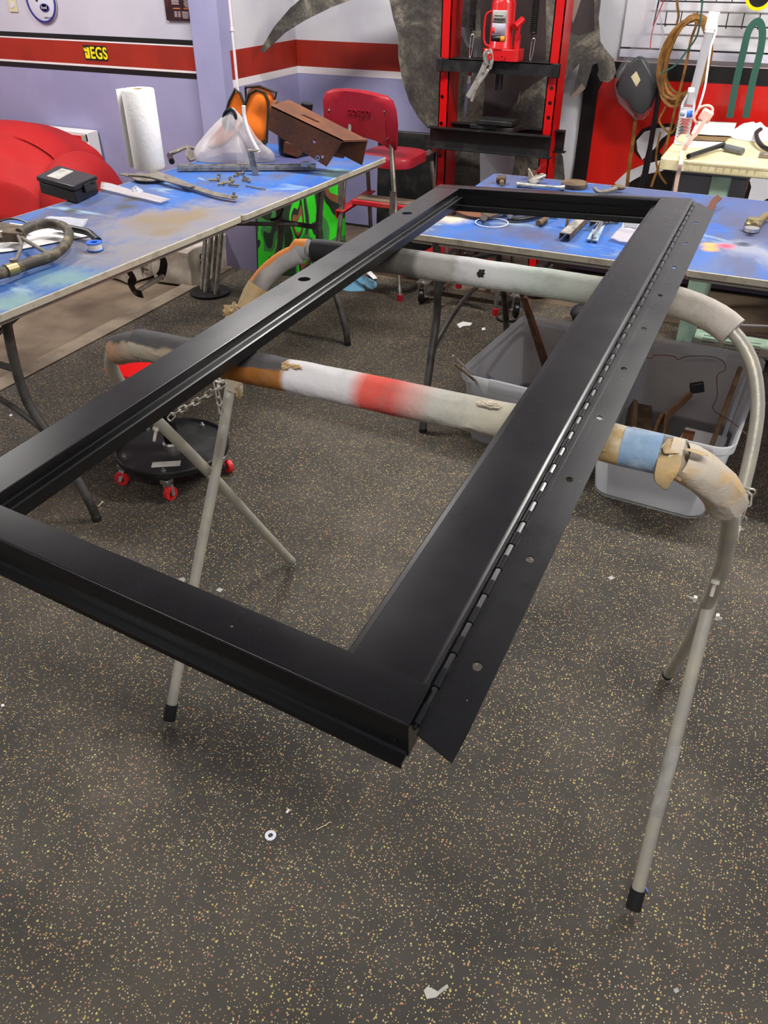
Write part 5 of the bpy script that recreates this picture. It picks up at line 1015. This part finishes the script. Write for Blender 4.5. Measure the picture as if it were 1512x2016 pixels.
cloth([(-2.426, 3.66, 1.049), (-2.345, 3.66, 1.059), (-2.254, 3.66, 1.036), (-2.279, 3.66, 0.974), (-2.309, 3.66, 0.905), (-2.347, 3.66, 0.815), (-2.408, 3.66, 0.794), (-2.426, 3.66, 0.897), (-2.429, 3.66, 0.976)], 0, 'orange', 'back_panel', 'trimfab', .02, 3)
cloth([(-2.388, 3.58, 0.982), (-2.354, 3.58, 1.036), (-2.312, 3.58, 1.055), (-2.268, 3.58, 1.045), (-2.25, 3.58, 1.008), (-2.264, 3.58, 0.92), (-2.279, 3.58, 0.829), (-2.341, 3.58, 0.813), (-2.385, 3.58, 0.862), (-2.401, 3.58, 0.921)], 0, 'orange', 'shoulder_panel', 'trimfab', .025, 6)
B().tube(smoothpts([(-2.341, 3.5, 0.995), (-2.343, 3.5, 0.948), (-2.326, 3.5, 0.879), (-2.278, 3.5, 0.797)], 4), .009, 10).obj('white_strap', 'whiteplastic', t)
B().tube(smoothpts([(-2.482, 3.54, 0.946), (-2.45, 3.54, 0.968), (-2.423, 3.54, 0.954), (-2.422, 3.54, 0.919), (-2.443, 3.54, 0.886), (-2.48, 3.54, 0.875), (-2.493, 3.54, 0.905)], 3, True), .008, 8, True).obj('black_ring', 'blkplastic', t)
B().plate(circ(0, 0, .035, 18, .045), [], lambda a, q_, h: Vector((-2.463, 3.55, 0.919))+Vector((a, h, q_)), .008).obj('grey_patch', 'darkgrey', t)
B().box((-2.438, 3.728, 0.78), (.1, .04, .05)).obj('black_pouch', 'blkplastic', t, bev=.01)
# rusty beam: two-flange folded channel lying tilted
t = thing('rusty_steel_bracket', 'large rusty brown folded steel bracket tilted on left table', 'metal bracket', tuple((-2.025, 3.693, 0.742)))
F = [Vector(p) for p in [(-2.171, 3.42, 0.92), (-2.14, 3.42, 1.018), (-1.779, 3.42, 0.902), (-1.871, 3.42, 0.784)]]; 
def slab(P, th, name, holes=None):
    n_ = (P[1]-P[0]).cross(P[3]-P[0]).normalized()*th; B().hexa([p for p in P], [p+n_ for p in P]).obj(name, 'rust', t, bev=.001)
fn0 = lambda a, q_, h: lerp(lerp(F[0], F[3], a), lerp(F[1], F[2], a), q_)+Vector((0, 1, 0))*(-h)
B().plate([(0, 0), (1, 0), (1, 1), (0, 1)], [circ(.68, .52, .028, 14, .075), circ(.88, .2, .022, 12, .06)], fn0, .007).obj('front_web', 'rust', t)
G_ = [p+Vector((.05, .16, .0)) for p in F]
T_ = [F[1], F[2], F[2]+Vector((.07, .1, -.01)), F[1]+Vector((.03, .11, .01))]
ft = lambda a, q_, h: lerp(lerp(T_[0], T_[1], a), lerp(T_[3], T_[2], a), q_)+Vector((0, 0, h))
B().plate([(0, 0), (1, 0), (1, 1), (.6, 1), (0, 1)], [[(.3, .38), (.52, .42), (.53, .56), (.46, .52), (.32, .5)][::-1]], ft, .007).obj('top_web', 'rust', t)
slab([T_[3]+Vector((0, 0, -.12)), T_[3], T_[2], T_[2]+Vector((-.03, 0, -.11))], .006, 'rear_web'); slab([F[0]+Vector((0, .006, 0)), F[1]+Vector((0, .006, 0)), T_[3], T_[3]+Vector((0, 0, -.12))], .006, 'end_web')
a, c_ = Vector((-1.789, 3.44, 0.898)), Vector((-1.784, 3.55, 0.872))
B().hexa([(-1.888, 3.5, 0.894), (-1.789, 3.56, 0.87), (-1.854, 3.56, 0.795), (-1.918, 3.5, 0.816)], [(-1.891, 3.506, 0.892), (-1.792, 3.566, 0.869), (-1.857, 3.566, 0.793), (-1.921, 3.506, 0.814)]).obj('end_lip', 'rust', t)
B().tube(smoothpts([(-2.149, 3.44, 1), (-2.145, 3.46, 1.025), (-2.145, 3.48, 1.014), (-2.157, 3.48, 0.992)], 3), .012, 10).obj('curled_edge', 'rust', t); B().lathe(Vector((-1.908, 3.414, 0.819)), [(.011, 0), (.011, .003), (.006, .003), (.006, 0)], 16, (0, -1, 0)).obj('zinc_washer', 'zinc', t)
B().box((-2.219, 3.72, 0.78), (.08, .05, .05), (0, .2, 0)).obj('support_block', 'rust', t)
# black and red container behind
x, y, _ = (-2.405, 4.12, 0.742)
t = thing('black_canister', 'black lidded canister with carry handle behind rusty bracket', 'canister', (-2.25, 3.8, TZ))
cx, cy = -2.25, 3.8; B().lathe((cx, cy, TZ), [(0, 0), (.085, 0), (.088, .01), (.088, .15), (.092, .152), (.092, .178), (.08, .185), (0, .187)], 32).obj('body', 'blkplastic', t)
B().box((cx+.05, cy-.07, TZ+.12), (.05, .03, .05), (0, 0, .6)).obj('red_patch', 'redpoly', t, bev=.004)
B().tube(smoothpts([(cx-.075, cy-.02, TZ+.17), (cx-.06, cy-.03, TZ+.215), (cx, cy-.03, TZ+.235), (cx+.05, cy-.03, TZ+.21), (cx+.07, cy-.02, TZ+.17)], 4), .009, 10).obj('carry_handle', 'blkplastic', t)
B().tube([(cx+.07, cy, TZ+.18), (cx+.078, cy, TZ+.235)], [.028, .03], 16).obj('spout', 'blkplastic', t); B().lathe((cx-.02, cy-.03, TZ+.186), [(.04, 0), (.04, .02), (.03, .032), (0, .036)], 20).obj('silver_dome', 'silver', t)
t = thing('bent_metal_arm', 'bent grey metal arm lying behind the towel roll', 'metal arm', tuple((-2.777, 3.582, 0.742)))
B().tube(smoothpts([(-2.75, 3.425, 0.765), (-2.724, 3.446, 0.775), (-2.704, 3.505, 0.785), (-2.652, 3.533, 0.775)], 4), .009, 10).obj('rod', 'steel', t)
B().strip(smoothpts([(-2.664, 3.468, 0.79), (-2.634, 3.433, 0.78), (-2.6, 3.375, 0.77), (-2.572, 3.368, 0.76)], 3), .04, .01, (1, 0, .3)).obj('twisted_plate', 'steel', t)
B().tube([(-2.763, 3.435, 0.755), (-2.677, 3.338, 0.752)], .014, 10).obj('end_knob', 'blkplastic', t)
# near end of the table: control lever assembly, paper, spool
sheet('printed_leaflet', 'white printed paper sheet lying under the curved handle', 'paper', [(-2.422, 1.881, 0.742), (-2.334, 1.976, 0.742), (-2.201, 2.248, 0.742), (-2.601, 2.237, 0.742)], 'paper', TZ, .001, .003)
sheet('thin_plastic_sheet', 'thin clear plastic sheet poking out behind paper', 'plastic sheet', [(-2.454, 2.216, 0.742), (-2.277, 2.276, 0.742), (-2.348, 2.384, 0.742), (-2.521, 2.351, 0.742)], 'clearp', TZ, .006, .008, seed=2)
t = thing('curved_grip_handle', 'large curved brown rubber grip handle with steel stays', 'handle', tuple((-2.216, 2.069, 0.742)))
hp = smoothpts([(-2.127, 1.684, 0.775), (-2.115, 1.752, 0.772), (-2.114, 1.835, 0.77), (-2.104, 1.936, 0.77), (-2.126, 2.022, 0.775), (-2.183, 2.111, 0.782), (-2.263, 2.171, 0.787), (-2.332, 2.169, 0.79), (-2.356, 2.109, 0.79), (-2.35, 2.049, 0.785)], 6)
MAT['grip'] = M('worn_brown_rubber_grip', (64, 56, 46), .55, rgb2=(124, 112, 84), lo=.5, hi=.68, scale=26, bump=.3)
B().tube(hp, [.0185]*20+[.0165]*(len(hp)-20), 16).obj('grip', 'grip', t)
B().cyl((-2.113, 1.754, 0.773), (-2.109, 1.792, 0.772), .0205, n=16).obj('clamp_band', 'brass', t)
B().tube(smoothpts([(-2.34, 2.032, 0.78), (-2.27, 1.974, 0.775), (-2.196, 1.888, 0.775), (-2.106, 1.787, 0.79)], 4), .006, 10).obj('stay', 'steel', t); B().tube([(-2.331, 2.036, 0.775), (-2.122, 1.944, 0.772)], .007, 10).obj('stay', 'steel', t)
B().lathe((-2.115, 1.795, 0.788), [(0, 0), (.012, .0), (.012, .012), (0, .014)], 10).obj('stay_nut', 'steel', t)
t = thing('lever_base', 'dark brown metal plate mechanism with thin cable at table end', 'mechanism', tuple((-2.5, 2.138, 0.742)))
B().hexa([(-2.479, 2.001, 0.745), (-2.401, 2.09, 0.745), (-2.445, 2.209, 0.745), (-2.662, 2.197, 0.745)], [(-2.466, 1.996, 0.762), (-2.396, 2.082, 0.762), (-2.439, 2.188, 0.762), (-2.641, 2.183, 0.762)]).obj('base_plate', 'darkwood', t, bev=.003)
B().box((-2.373, 2.045, 0.778), (.07, .05, .035), (.2, .1, .5)).obj('pivot_block', 'darkwood', t, bev=.005)
B().tube(smoothpts([(-2.553, 2.103, 0.77), (-2.528, 2.157, 0.785), (-2.473, 2.175, 0.785), (-2.395, 2.157, 0.775)], 4), .0035, 8).obj('thin_cable', 'blkplastic', t)
B().tube([(-2.427, 2.014, 0.79), (-2.399, 2.042, 0.788)], .004, 8).obj('bright_pin', 'zinc', t)
t = thing('black_hose_lever', 'bent black rubber hose pointing at blue tape spool', 'hose', tuple((-2.232, 2.227, 0.742)))
B().tube(smoothpts([(-2.349, 2.218, 0.765), (-2.272, 2.213, 0.768), (-2.182, 2.198, 0.77), (-2.136, 2.177, 0.765), (-2.096, 2.154, 0.762)], 4), .0125, 14).obj('hose', 'blkplastic', t)
x, y, _ = (-2.083, 2.118, 0.742)
t = thing('tape_spool', 'small blue plastic spool of white thread tape on left table', 'tape', (x, y, TZ))
for z in (.0, .024): B().lathe((x, y, TZ+z), [(.012, 0), (.028, 0), (.0285, .0015), (.028, .003), (.012, .003)], 28).obj('flange', 'bluespool', t)
B().lathe((x, y, TZ+.003), [(.012, 0), (.0235, 0), (.0235, .021), (.012, .021)], 28).obj('white_tape', 'paper', t); B().lathe((x, y, TZ+.001), [(.0122, 0), (.0122, .025), (.0105, .025), (.0105, 0)], 20).obj('core', 'bluespool', t)
# ---------------- things on the right table ----------------
def rt(name, lab, cat, p, group=None): return thing(name, lab, cat, tuple(p), group)
t = rt('silver_spring_clamp', 'pale metal clamp standing on far edge of right table', 'clamp', (-0.985, 3.778, 0.742))
B().hexa([(-1.019, 3.769, 0.745), (-0.983, 3.743, 0.745), (-0.994, 3.781, 0.745), (-1.026, 3.809, 0.745)], [(-1.01, 3.72, 0.794), (-1.002, 3.72, 0.791), (-1.005, 3.73, 0.791), (-1.013, 3.73, 0.794)]).obj('upright_jaw', 'cream', t, bev=.002)
B().strip([(-0.991, 3.672, 0.75), (-0.958, 3.698, 0.765), (-0.934, 3.723, 0.775)], .035, .012, (0, 0, 1)).obj('jaw_bar', 'silver', t, bev=.003); B().strip([(-0.968, 3.642, 0.75), (-0.952, 3.697, 0.755), (-0.946, 3.722, 0.757)], .02, .008, (0, 0, 1)).obj('lower_jaw', 'silver', t)
t = rt('short_hammer', 'small hammer with dark head on far left of right table', 'hammer', (-1.108, 3.636, 0.742))
B().cyl((-1.123, 3.625, 0.76), (-1.083, 3.633, 0.76), .017, n=14).obj('head', 'darkwood', t); B().cyl((-1.083, 3.579, 0.752), (-1.101, 3.633, 0.752), .01, n=10).obj('handle', 'wood', t)
t = rt('ratchet_bar', 'dull steel ratchet bar lying along back of right table', 'ratchet', (-0.938, 3.653, 0.742))
B().tube([(-1.02, 3.598, 0.752), (-0.947, 3.601, 0.752), (-0.844, 3.619, 0.752), (-0.814, 3.623, 0.752)], [.011, .009, .007, .014], 12).obj('bar', 'silver', t)
B().lathe((-0.792, 3.701, 0.742), [(0, 0), (.055, 0), (.057, .004), (.057, .018), (.052, .022), (.012, .022), (.01, .018), (0, .018)], 32).obj('round_disc', 'darkwood', label='flat brown round disc on back edge of right table', cat='disc')
t = rt('bent_pry_lever', 'grey bent pry lever on the back right of far table', 'lever', (-0.625, 3.699, 0.742))
B().tube(smoothpts([(-0.688, 3.62, 0.765), (-0.667, 3.614, 0.752), (-0.637, 3.647, 0.752), (-0.593, 3.707, 0.76)], 4), .009, 10).obj('bar', 'steel', t); B().blobm((-0.599, 3.695, 0.76), (.03, .014, .012), 12, 8).obj('handle_end', 'darkwood', t)
t = rt('leaf_spring_strip', 'curved brown steel strip with upturned middle seen through frame', 'metal strip', (-1.011, 3.113, 0.742))
B().strip(smoothpts([(-1.138, 3.078, 0.775), (-1.093, 3.072, 0.762), (-1.034, 3.056, 0.755), (-0.973, 3.06, 0.755)], 4), .05, .005, (0, -.2, 1)).obj('curved_leaf', 'rust', t); B().strip([(-0.98, 3.049, 0.757), (-0.932, 3.121, 0.764), (-0.88, 3.185, 0.77)], .05, .005, (0, -.2, 1)).obj('straight_leaf', 'darkwood', t)
B().cyl((-0.988, 3.063, 0.745), (-0.959, 2.973, 0.77), .014, n=12).obj('bolt_boss', 'steel', t)
t = rt('rusty_cup', 'rusty metal cup on left edge of right table', 'cup', (-1.116, 3.04, 0.742))
B().lathe((-1.136, 3.071, 0.742), [(0, 0), (.03, 0), (.036, .05), (.033, .05), (.028, .006), (0, .006)], 18).obj('cup', 'rust', t)
B().sweep([Vector(p) for p in [tuple(Vector((-0.938, 3.008, 0.745))+Vector((.062*math.cos(a*PI/20), .062*math.sin(a*PI/20), 0))) for a in range(40)]], [(-.0015, -.001), (.0015, -.001), (.0015, .001), (-.0015, .001)], True, (0, 0, 1)).obj('white_ring', 'whiteplastic', label='thin white wire ring lying near front of right table', cat='ring')
t = rt('black_link_bar', 'long black curved link bar on the right table', 'link bar', (-0.841, 3.167, 0.742))
B().strip(smoothpts([(-0.892, 3.063, 0.752), (-0.852, 3.066, 0.752), (-0.81, 3.124, 0.752), (-0.77, 3.198, 0.752), (-0.741, 3.244, 0.752)], 3), .022, .012, (0, 0, 1)).obj('bar', 'blk', t, bev=.003)
for p in [(-0.883, 3.058, 0.756), (-0.752, 3.206, 0.756)]: B().cyl(p, Vector(p)+Vector((0, 0, .012)), .01, n=10).obj('pin', 'zinc', t)
t = rt('wood_handled_brush', 'small wood handled tool between link bar and steel channels', 'tool', (-0.766, 3.1, 0.742))
B().tube([(-0.769, 3.052, 0.75), (-0.755, 3.114, 0.755)], [.012, .009], 10).obj('handle', 'wood', t); B().tube([(-0.753, 3.107, 0.755), (-0.748, 3.143, 0.76)], .006, 8).obj('ferrule', 'silver', t); B().strip([(-0.756, 3.036, 0.748), (-0.75, 3.099, 0.748)], .01, .006, (0, 0, 1)).obj('hook', 'blk', t)
def chan(name, lab, a, c_, w_, h_, mat, mat2):
    t = rt(name, lab, 'metal channel', lerp(a, c_, .5)); a, c_ = Vector(a), Vector(c_); d = (c_-a).normalized(); n_ = Vector((-d.y, d.x, 0)).normalized()
    B().strip([a, c_], w_, .003, (0, 0, 1)).obj('web', mat, t)
    for s_ in (-1, 1): B().strip([a+n_*s_*w_/2+Vector((0, 0, -h_/2)), c_+n_*s_*w_/2+Vector((0, 0, -h_/2))], .003, h_, (0, 0, 1)).obj('flange', mat2, t)
chan('steel_channel', 'straight pale steel channel on right table, nearest the brush', (-0.631, 2.902, 0.768), (-0.624, 3.247, 0.768), .036, .022, 'alu', 'darkwood')
chan('steel_channel', 'short dark-ended channel on right table beside blue bracket', (-0.565, 3.068, 0.775), (-0.542, 3.207, 0.775), .03, .02, 'silver', 'darkwood')
t = rt('blue_grey_bracket', 'pale blue grey tapered bracket on front of right table', 'metal bracket', (-0.545, 3.041, 0.742))
B().hexa([(-0.557, 2.932, 0.744), (-0.518, 2.93, 0.744), (-0.548, 3.239, 0.744), (-0.576, 3.242, 0.744)], [(-0.557, 2.93, 0.75), (-0.519, 2.928, 0.75), (-0.55, 3.245, 0.75), (-0.578, 3.248, 0.75)]).obj('plate', 'bluepaint', t); B().strip([(-0.538, 2.923, 0.756), (-0.544, 3.145, 0.775)], .004, .03, (0, 0, 1)).obj('rib', 'alu', t); B().lathe((-0.534, 2.947, 0.75), [(.008, 0), (.007, .006), (0, .007)], 10).obj('rivet', 'zinc', t)
t = rt('tall_punch', 'upright wooden handled punch leaning beside steel channel', 'punch', (-0.662, 3.059, 0.742))
B().tube([(-0.665, 3.06, 0.745), (-0.662, 3.065, 0.77), (-0.663, 3.088, 0.79)], [.004, .007, .01], 10).obj('shaft', 'wood', t)
t = rt('small_parts_bag', 'clear zip bag holding dark card beside the black frame rail', 'plastic bag', (-0.438, 3.162, 0.742))
B().hexa([(-0.474, 3.123, 0.744), (-0.405, 3.112, 0.744), (-0.411, 3.358, 0.744), (-0.495, 3.327, 0.744)], [(-0.467, 3.071, 0.762), (-0.399, 3.06, 0.762), (-0.407, 3.316, 0.762), (-0.49, 3.286, 0.762)]).obj('bag', 'clearp', t, bev=.003); B().hexa([(-0.466, 3.155, 0.748), (-0.423, 3.146, 0.748), (-0.433, 3.307, 0.748), (-0.487, 3.282, 0.748)], [(-0.465, 3.147, 0.752), (-0.423, 3.137, 0.752), (-0.433, 3.298, 0.752), (-0.486, 3.274, 0.752)]).obj('dark_card', 'darkgrey', t)
sheet('loose_packaging', 'crinkled clear packaging with pink print on right table', 'packaging', [(-0.484, 2.973, 0.742), (-0.41, 2.942, 0.742), (-0.412, 3.131, 0.742), (-0.479, 3.129, 0.742)], 'bag', TZ, .004, .008, seed=6)
random.seed(8)
for i, p in enumerate([(-0.887, 3.252, 0.742), (-0.869, 3.277, 0.742), (-0.837, 3.267, 0.742), (-0.925, 3.136, 0.742), (-0.671, 3.253, 0.742), (-0.66, 3.291, 0.742), (-0.745, 3.172, 0.742), (-0.52, 3.199, 0.742)]):
    p = Vector(p); a = random.uniform(0, PI); d = Vector((math.cos(a), math.sin(a), 0)); b = B(); b.cyl(p+Vector((0, 0, .006))-d*.018, p+Vector((0, 0, .006))+d*.018, .005, n=8); b.lathe(p+Vector((0, 0, .01))+d*.016, [(0, 0), (.01, 0), (.01, .008), (0, .008)], 6, tuple(d))
    b.obj('worn_bolt', 'brass' if i % 3 == 0 else 'steel', label='short worn bolt lying among the parts on right table', cat='bolt', group='bolts on the right table', smooth=False)
t = rt('blue_plastic_clip', 'blue plastic clip behind steel channels on right table', 'clip', (-0.545, 3.312, 0.742)); B().box((-0.524, 3.267, 0.755), (.05, .03, .024)).obj('clip', 'bluespool', t, bev=.004)
t = rt('torn_brown_bracket', 'rusty curved bracket beside the hinge end of frame', 'metal bracket', (-0.215, 3.648, 0.742))
B().strip(smoothpts([(-0.214, 3.48, 0.75), (-0.202, 3.543, 0.752), (-0.2, 3.589, 0.765), (-0.186, 3.639, 0.775)], 4), .025, .006, (0, -1, .4)).obj('strip', 'rust', t)
t = rt('brass_socket_fitting', 'dull brass round fitting with arm at the right table', 'fitting', (-0.026, 3.367, 0.742))
B().lathe((-0.032, 3.314, 0.742), [(0, 0), (.028, 0), (.03, .008), (.03, .03), (.026, .034), (.024, .045), (0, .046)], 20).obj('cup', 'brass', t); B().lathe((-0.031, 3.144, 0.786), [(.024, 0), (.025, .012), (0, .014)], 20).obj('silver_cap', 'zinc', t); B().tube(smoothpts([(-0.027, 3.251, 0.775), (-0.015, 3.349, 0.77), (0.01, 3.473, 0.765), (0.061, 3.465, 0.765)], 4), .014, 10).obj('arm', 'brass', t)
# ---------------- inside the bins ----------------
def rod(name, lab, a, c_, r, mat, cat='rod', group=None, n=10): return B().cyl(a, c_, r, n=n).obj(name, mat, label=lab, cat=cat, group=group)
rod('thin_metal_rod', 'pale thin rod leaning over corner of the left bin', (-.79, 2.7, .2), (-0.898, 2.536, 0.4), .0028, 'silver', 'rod'); rod('thin_metal_rod', 'dark flat rod leaning beside the pale thin rod', (-.78, 2.68, .2), (-0.89, 2.535, 0.37), .005, 'darkwood', 'rod')
B().strip([(-.62, 2.98, .12), (-0.711, 2.682, 0.62)], .02, .006, (0, -1, .3)).obj('dark_angle_strip', 'darkwood', label='long dark brown metal strip standing up in left bin', cat='metal strip')
B().strip([(-.6, 2.99, .12), (-0.693, 2.679, 0.6)], .012, .006, (0, -1, .3)).obj('narrow_strip', 'rust', label='narrower brown strip standing beside the dark metal strip', cat='metal strip')
B().box((-.8, 2.72, .12), (.05, .03, .2), (.1, .3, 0)).obj('timber_offcut', 'wood', label='pale timber offcut in the front corner of left bin', cat='timber', org=(-.8, 2.72, .015))
B().hexa([(-.8, 2.66, .03), (-.6, 2.64, .03), (-.6, 2.645, .03), (-.8, 2.665, .03)], [(-.82, 2.72, .26), (-.68, 2.7, .2), (-.68, 2.705, .2), (-.82, 2.725, .26)]).obj('grey_sheet_offcut', 'lilacboard', label='grey sheet offcut leaning inside the left bin', cat='offcut')
rb = (-.12, 2.8)
B().box((-.24, 2.86, .08), (.07, .2, .12), (.1, .1, .2)).obj('timber_block', 'darkwood', label='weathered dark timber block in right bin', cat='timber', bev=.004)
B().box((-.29, 2.85, .09), (.02, .22, .14), (.0, .35, .15)).obj('timber_batten', 'wood', label='slanting pale timber slat at left of dark block', cat='timber', bev=.002)
B().box((-.32, 2.8, .08), (.014, .24, .12), (.0, .4, .1)).obj('plastic_slat', 'frosted', label='pale plastic slat leaning left inside right bin', cat='slat')
t = thing('leather_strap_tool', 'brown leather strap with black end standing in right bin', 'strap', (-.14, 2.84, .02))
B().strip(smoothpts([(-.13, 2.78, .03), (-.14, 2.82, .12), (-.15, 2.86, .16), (-.12, 2.9, .2), (-.09, 2.93, .24)], 4), .045, .008, (1, -.3, 0)).obj('strap', 'leather', t); B().box((-.075, 2.94, .262), (.05, .02, .04), (0, -.3, .2)).obj('black_tip', 'blkplastic', t, bev=.004)
B().strip(smoothpts([(-.17, 2.8, .03), (-.175, 2.83, .12), (-.165, 2.86, .17)], 4), .05, .012, (1, -.2, 0)).obj('folded_flap', 'leather', t)
B().hexa([(-.085, 2.74, .02), (-.045, 2.74, .02), (-.045, 2.78, .02), (-.085, 2.78, .02)], [(-.08, 2.78, .15), (-.04, 2.78, .15), (-.04, 2.81, .15), (-.08, 2.81, .15)]).obj('rusty_hinge_piece', 'rust', label='rusty hinge piece beside the leather strap in right bin', cat='hinge', bev=.002)
B().tube([(.01, 2.6, .03), (.055, 3.1, .3)], .009, 10).obj('wood_dowel', 'wood', label='long pale wooden dowel leaning in right bin', cat='dowel'); B().tube([(.04, 2.6, .03), (.08, 3.08, .28)], .007, 10).obj('clear_plastic_rod', 'frosted', label='clear plastic rod beside the wooden dowel', cat='rod')
B().box((-.02, 2.86, .03), (.16, .34, .03), (0, 0, -.1)).obj('white_panel_offcut', 'paper', label='white panel offcut lying flat on right bin floor', cat='offcut', bev=.002)
wp = [(-0.295, 3.05, 0.3), (-0.266, 3.042, 0.3), (-0.257, 3.078, 0.3), (-0.193, 3.102, 0.3), (-0.17, 3.076, 0.3), (-0.144, 3.119, 0.3), (-0.058, 3.159, 0.3), (-0.01, 3.13, 0.3), (0.005, 3.104, 0.28), (-0.018, 3.081, 0.26), (0.001, 2.989, 0.22), (-0.001, 2.914, 0.2), (0.068, 2.762, 0.24), (0.118, 2.57, 0.3)]
B().tube(smoothpts(wp, 4), .0016, 6).obj('rusty_wire', 'rust', label='thin bent rusty wire running across the right bin', cat='wire')
# ---------------- floor bits ----------------
B().lathe((-0.659, 0.83, 0), [(.0055, 0), (.0125, 0), (.0125, .002), (.0055, .002)], 32).obj('steel_washer', 'signwhite', label='pale steel washer lying alone on the near floor', cat='washer', ang=20)
def chip(lab, name, poly, mat, z=.0005, th=.001, cat='scrap'):
    P = [Vector(p) for p in poly]; N = len(P); b = B(); b.add(P+[p+Vector((0, 0, th)) for p in P], [tuple(range(N))[::-1], tuple(range(N, 2*N))]+[(i, (i+1) % N, N+(i+1) % N, N+i) for i in range(N)]); return b.obj(name, mat, label=lab, cat=cat, smooth=False)
chip('pale torn sticker stuck to the floor at lower right', 'torn_sticker', [(-0.23, 0.675, 0), (-0.226, 0.685, 0), (-0.205, 0.685, 0), (-0.202, 0.692, 0), (-0.194, 0.704, 0), (-0.189, 0.7, 0), (-0.199, 0.684, 0), (-0.205, 0.673, 0), (-0.219, 0.664, 0)], 'grey_card')
chip('white crumb on the floor just above the washer', 'white_crumb', [(-0.658, 0.893, 0), (-0.657, 0.904, 0), (-0.652, 0.902, 0), (-0.653, 0.893, 0)], 'paper', th=.003)
chip('pale paper chip on floor between trestle legs', 'paper_chip', [(-1.373, 1.445, 0), (-1.379, 1.466, 0), (-1.369, 1.479, 0), (-1.356, 1.469, 0), (-1.354, 1.443, 0)], 'grey_card')
chip('small dusty paper chip right of the left trestle leg', 'paper_chip', [(-1.243, 1.468, 0), (-1.24, 1.483, 0), (-1.224, 1.482, 0), (-1.225, 1.466, 0)], 'grey_card')
chip('faint pale chip on floor below the near trestle leg crossing', 'paper_chip', [(-1.193, 1.42, 0), (-1.183, 1.432, 0), (-1.169, 1.426, 0), (-1.177, 1.408, 0.001)], 'grey_card')
chip('white flake at far left edge of near floor', 'white_crumb', [(-1.487, 0.858, 0), (-1.482, 0.863, 0), (-1.474, 0.858, 0.001), (-1.48, 0.853, 0)], 'paper', th=.002)
chip('pale flake on floor at lower right near sticker', 'paper_chip', [(0.195, 0.874, 0), (0.202, 0.881, 0), (0.206, 0.875, 0), (0.2, 0.868, 0)], 'grey_card')
chip('light smear flake on the floor right of hinge', 'paper_chip', [(-0.172, 2.029, 0), (-0.163, 2.042, 0), (-0.149, 2.037, 0.001), (-0.161, 2.021, 0)], 'grey_card')
chip('white flake beside rolling stool shadow on dark floor', 'white_crumb', [(-2.669, 2.036, 0), (-2.671, 2.05, 0), (-2.655, 2.043, 0), (-2.658, 2.032, 0)], 'paper', th=.002)
B().tube([(-0.574, 0.883, 0.002), (-0.566, 0.896, 0.002), (-0.56, 0.904, 0.002), (-0.556, 0.914, 0.002)], .0009, 6).obj('straw_sliver', 'cream', label='thin straw coloured sliver right of the washer', cat='sliver')
b = B(); b.cyl((-1.871, 1.665, 0.004), (-1.875, 1.691, 0.004), .0016, n=8); b.cyl((-1.875, 1.691, 0.004), (-1.875, 1.694, 0.004), .004, n=8); b.obj('pan_head_screw', 'cream', label='small pale screw on floor beside left table leg', cat='screw')
B().tube(smoothpts([(0.109, 1.057, 0.003), (0.114, 1.051, 0.003), (0.119, 1.045, 0.003)], 3), .0016, 6).obj('blue_thread', 'bluespool', label='tiny blue thread beside the near right trestle foot', cat='thread')
chip('white paint splash on floor behind the far table leg', 'paint_splash', [(-1.319, 3.756, 0), (-1.3, 3.803, 0), (-1.25, 3.803, 0), (-1.248, 3.767, 0), (-1.279, 3.745, 0), (-1.286, 3.712, 0)], 'paper', cat='paint splash')
chip('tiny white paint spot right of the larger splash', 'paint_splash', [(-1.184, 3.759, 0), (-1.17, 3.773, 0.001), (-1.159, 3.748, 0), (-1.173, 3.734, 0)], 'paper', cat='paint splash')
chip('yellow scrap on floor under the far table', 'yellow_scrap', [(-1.356, 4.343, 0), (-1.345, 4.385, 0), (-1.313, 4.344, 0), (-1.334, 4.316, 0.001)], 'yellow', th=.004)
chip('tan curved scrap of tape on floor under far table', 'tape_scrap', [(-1.109, 4.347, 0), (-1.064, 4.395, 0), (-1.002, 4.406, 0), (-1.002, 4.361, 0.001), (-1.07, 4.312, 0.001)], 'kraft', th=.004)
ragmesh('blue_rag', 'pale blue stained rag lying on floor near chair', 'rag', (-2.064, 4.073, 0), .13, .12, .06, 'ragblue', 5)
chip('white tag at the end of the blue rag', 'white_tag', [(-2.064, 4.223, 0.02), (-2.058, 4.266, 0.02), (-1.969, 4.169, 0.02), (-1.983, 4.143, 0.02)], 'paper', th=.002, cat='tag')
B().blobm(tuple(Vector((-0.732, 4.043, 0.05))+Vector((0, 0, 0))), (.065, .06, .05), 20, 14, .15, 2, 4).obj('black_rubber_lump', 'rubber', label='black rubber lump on floor behind frame rail', cat='rubber part')
B().strip(smoothpts([(-1.157, 3.924, 0.006), (-1.124, 3.884, 0.006), (-1.062, 3.906, 0.006), (-1.021, 3.971, 0.006)], 4), .012, .006, (0, 0, 1)).obj('black_blade_strip', 'blk', label='black toothed strip on floor by the caster', cat='strip')
rod('floor_cable', 'white cord lying on floor under the cream bench', (0.015, 4.304, 0.02), (0.193, 4.365, 0.02), .006, 'whiteplastic', 'cord')
t = thing('low_lilac_platform', 'dusty lilac stepped platform on floor under cream bench', 'platform', (.1, 4.9, 0))
B().box((-.1, 5.02, .17), (1.9, .28, .34)).obj('body', 'lilacboard', t); B().box((-.1, 4.9, .345), (1.9, .3, .02)).obj('edge', 'tableunder', t); B().box((-.1, 4.86, .09), (1.9, .03, .1)).obj('wood_rail', 'concrete_light', t)
B().box((-.72, 4.7, .39), (.4, .1, .06)).obj('white_bar', 'grey_card', label='pale rectangular bar lying on the lilac platform edge', cat='bar', bev=.004)
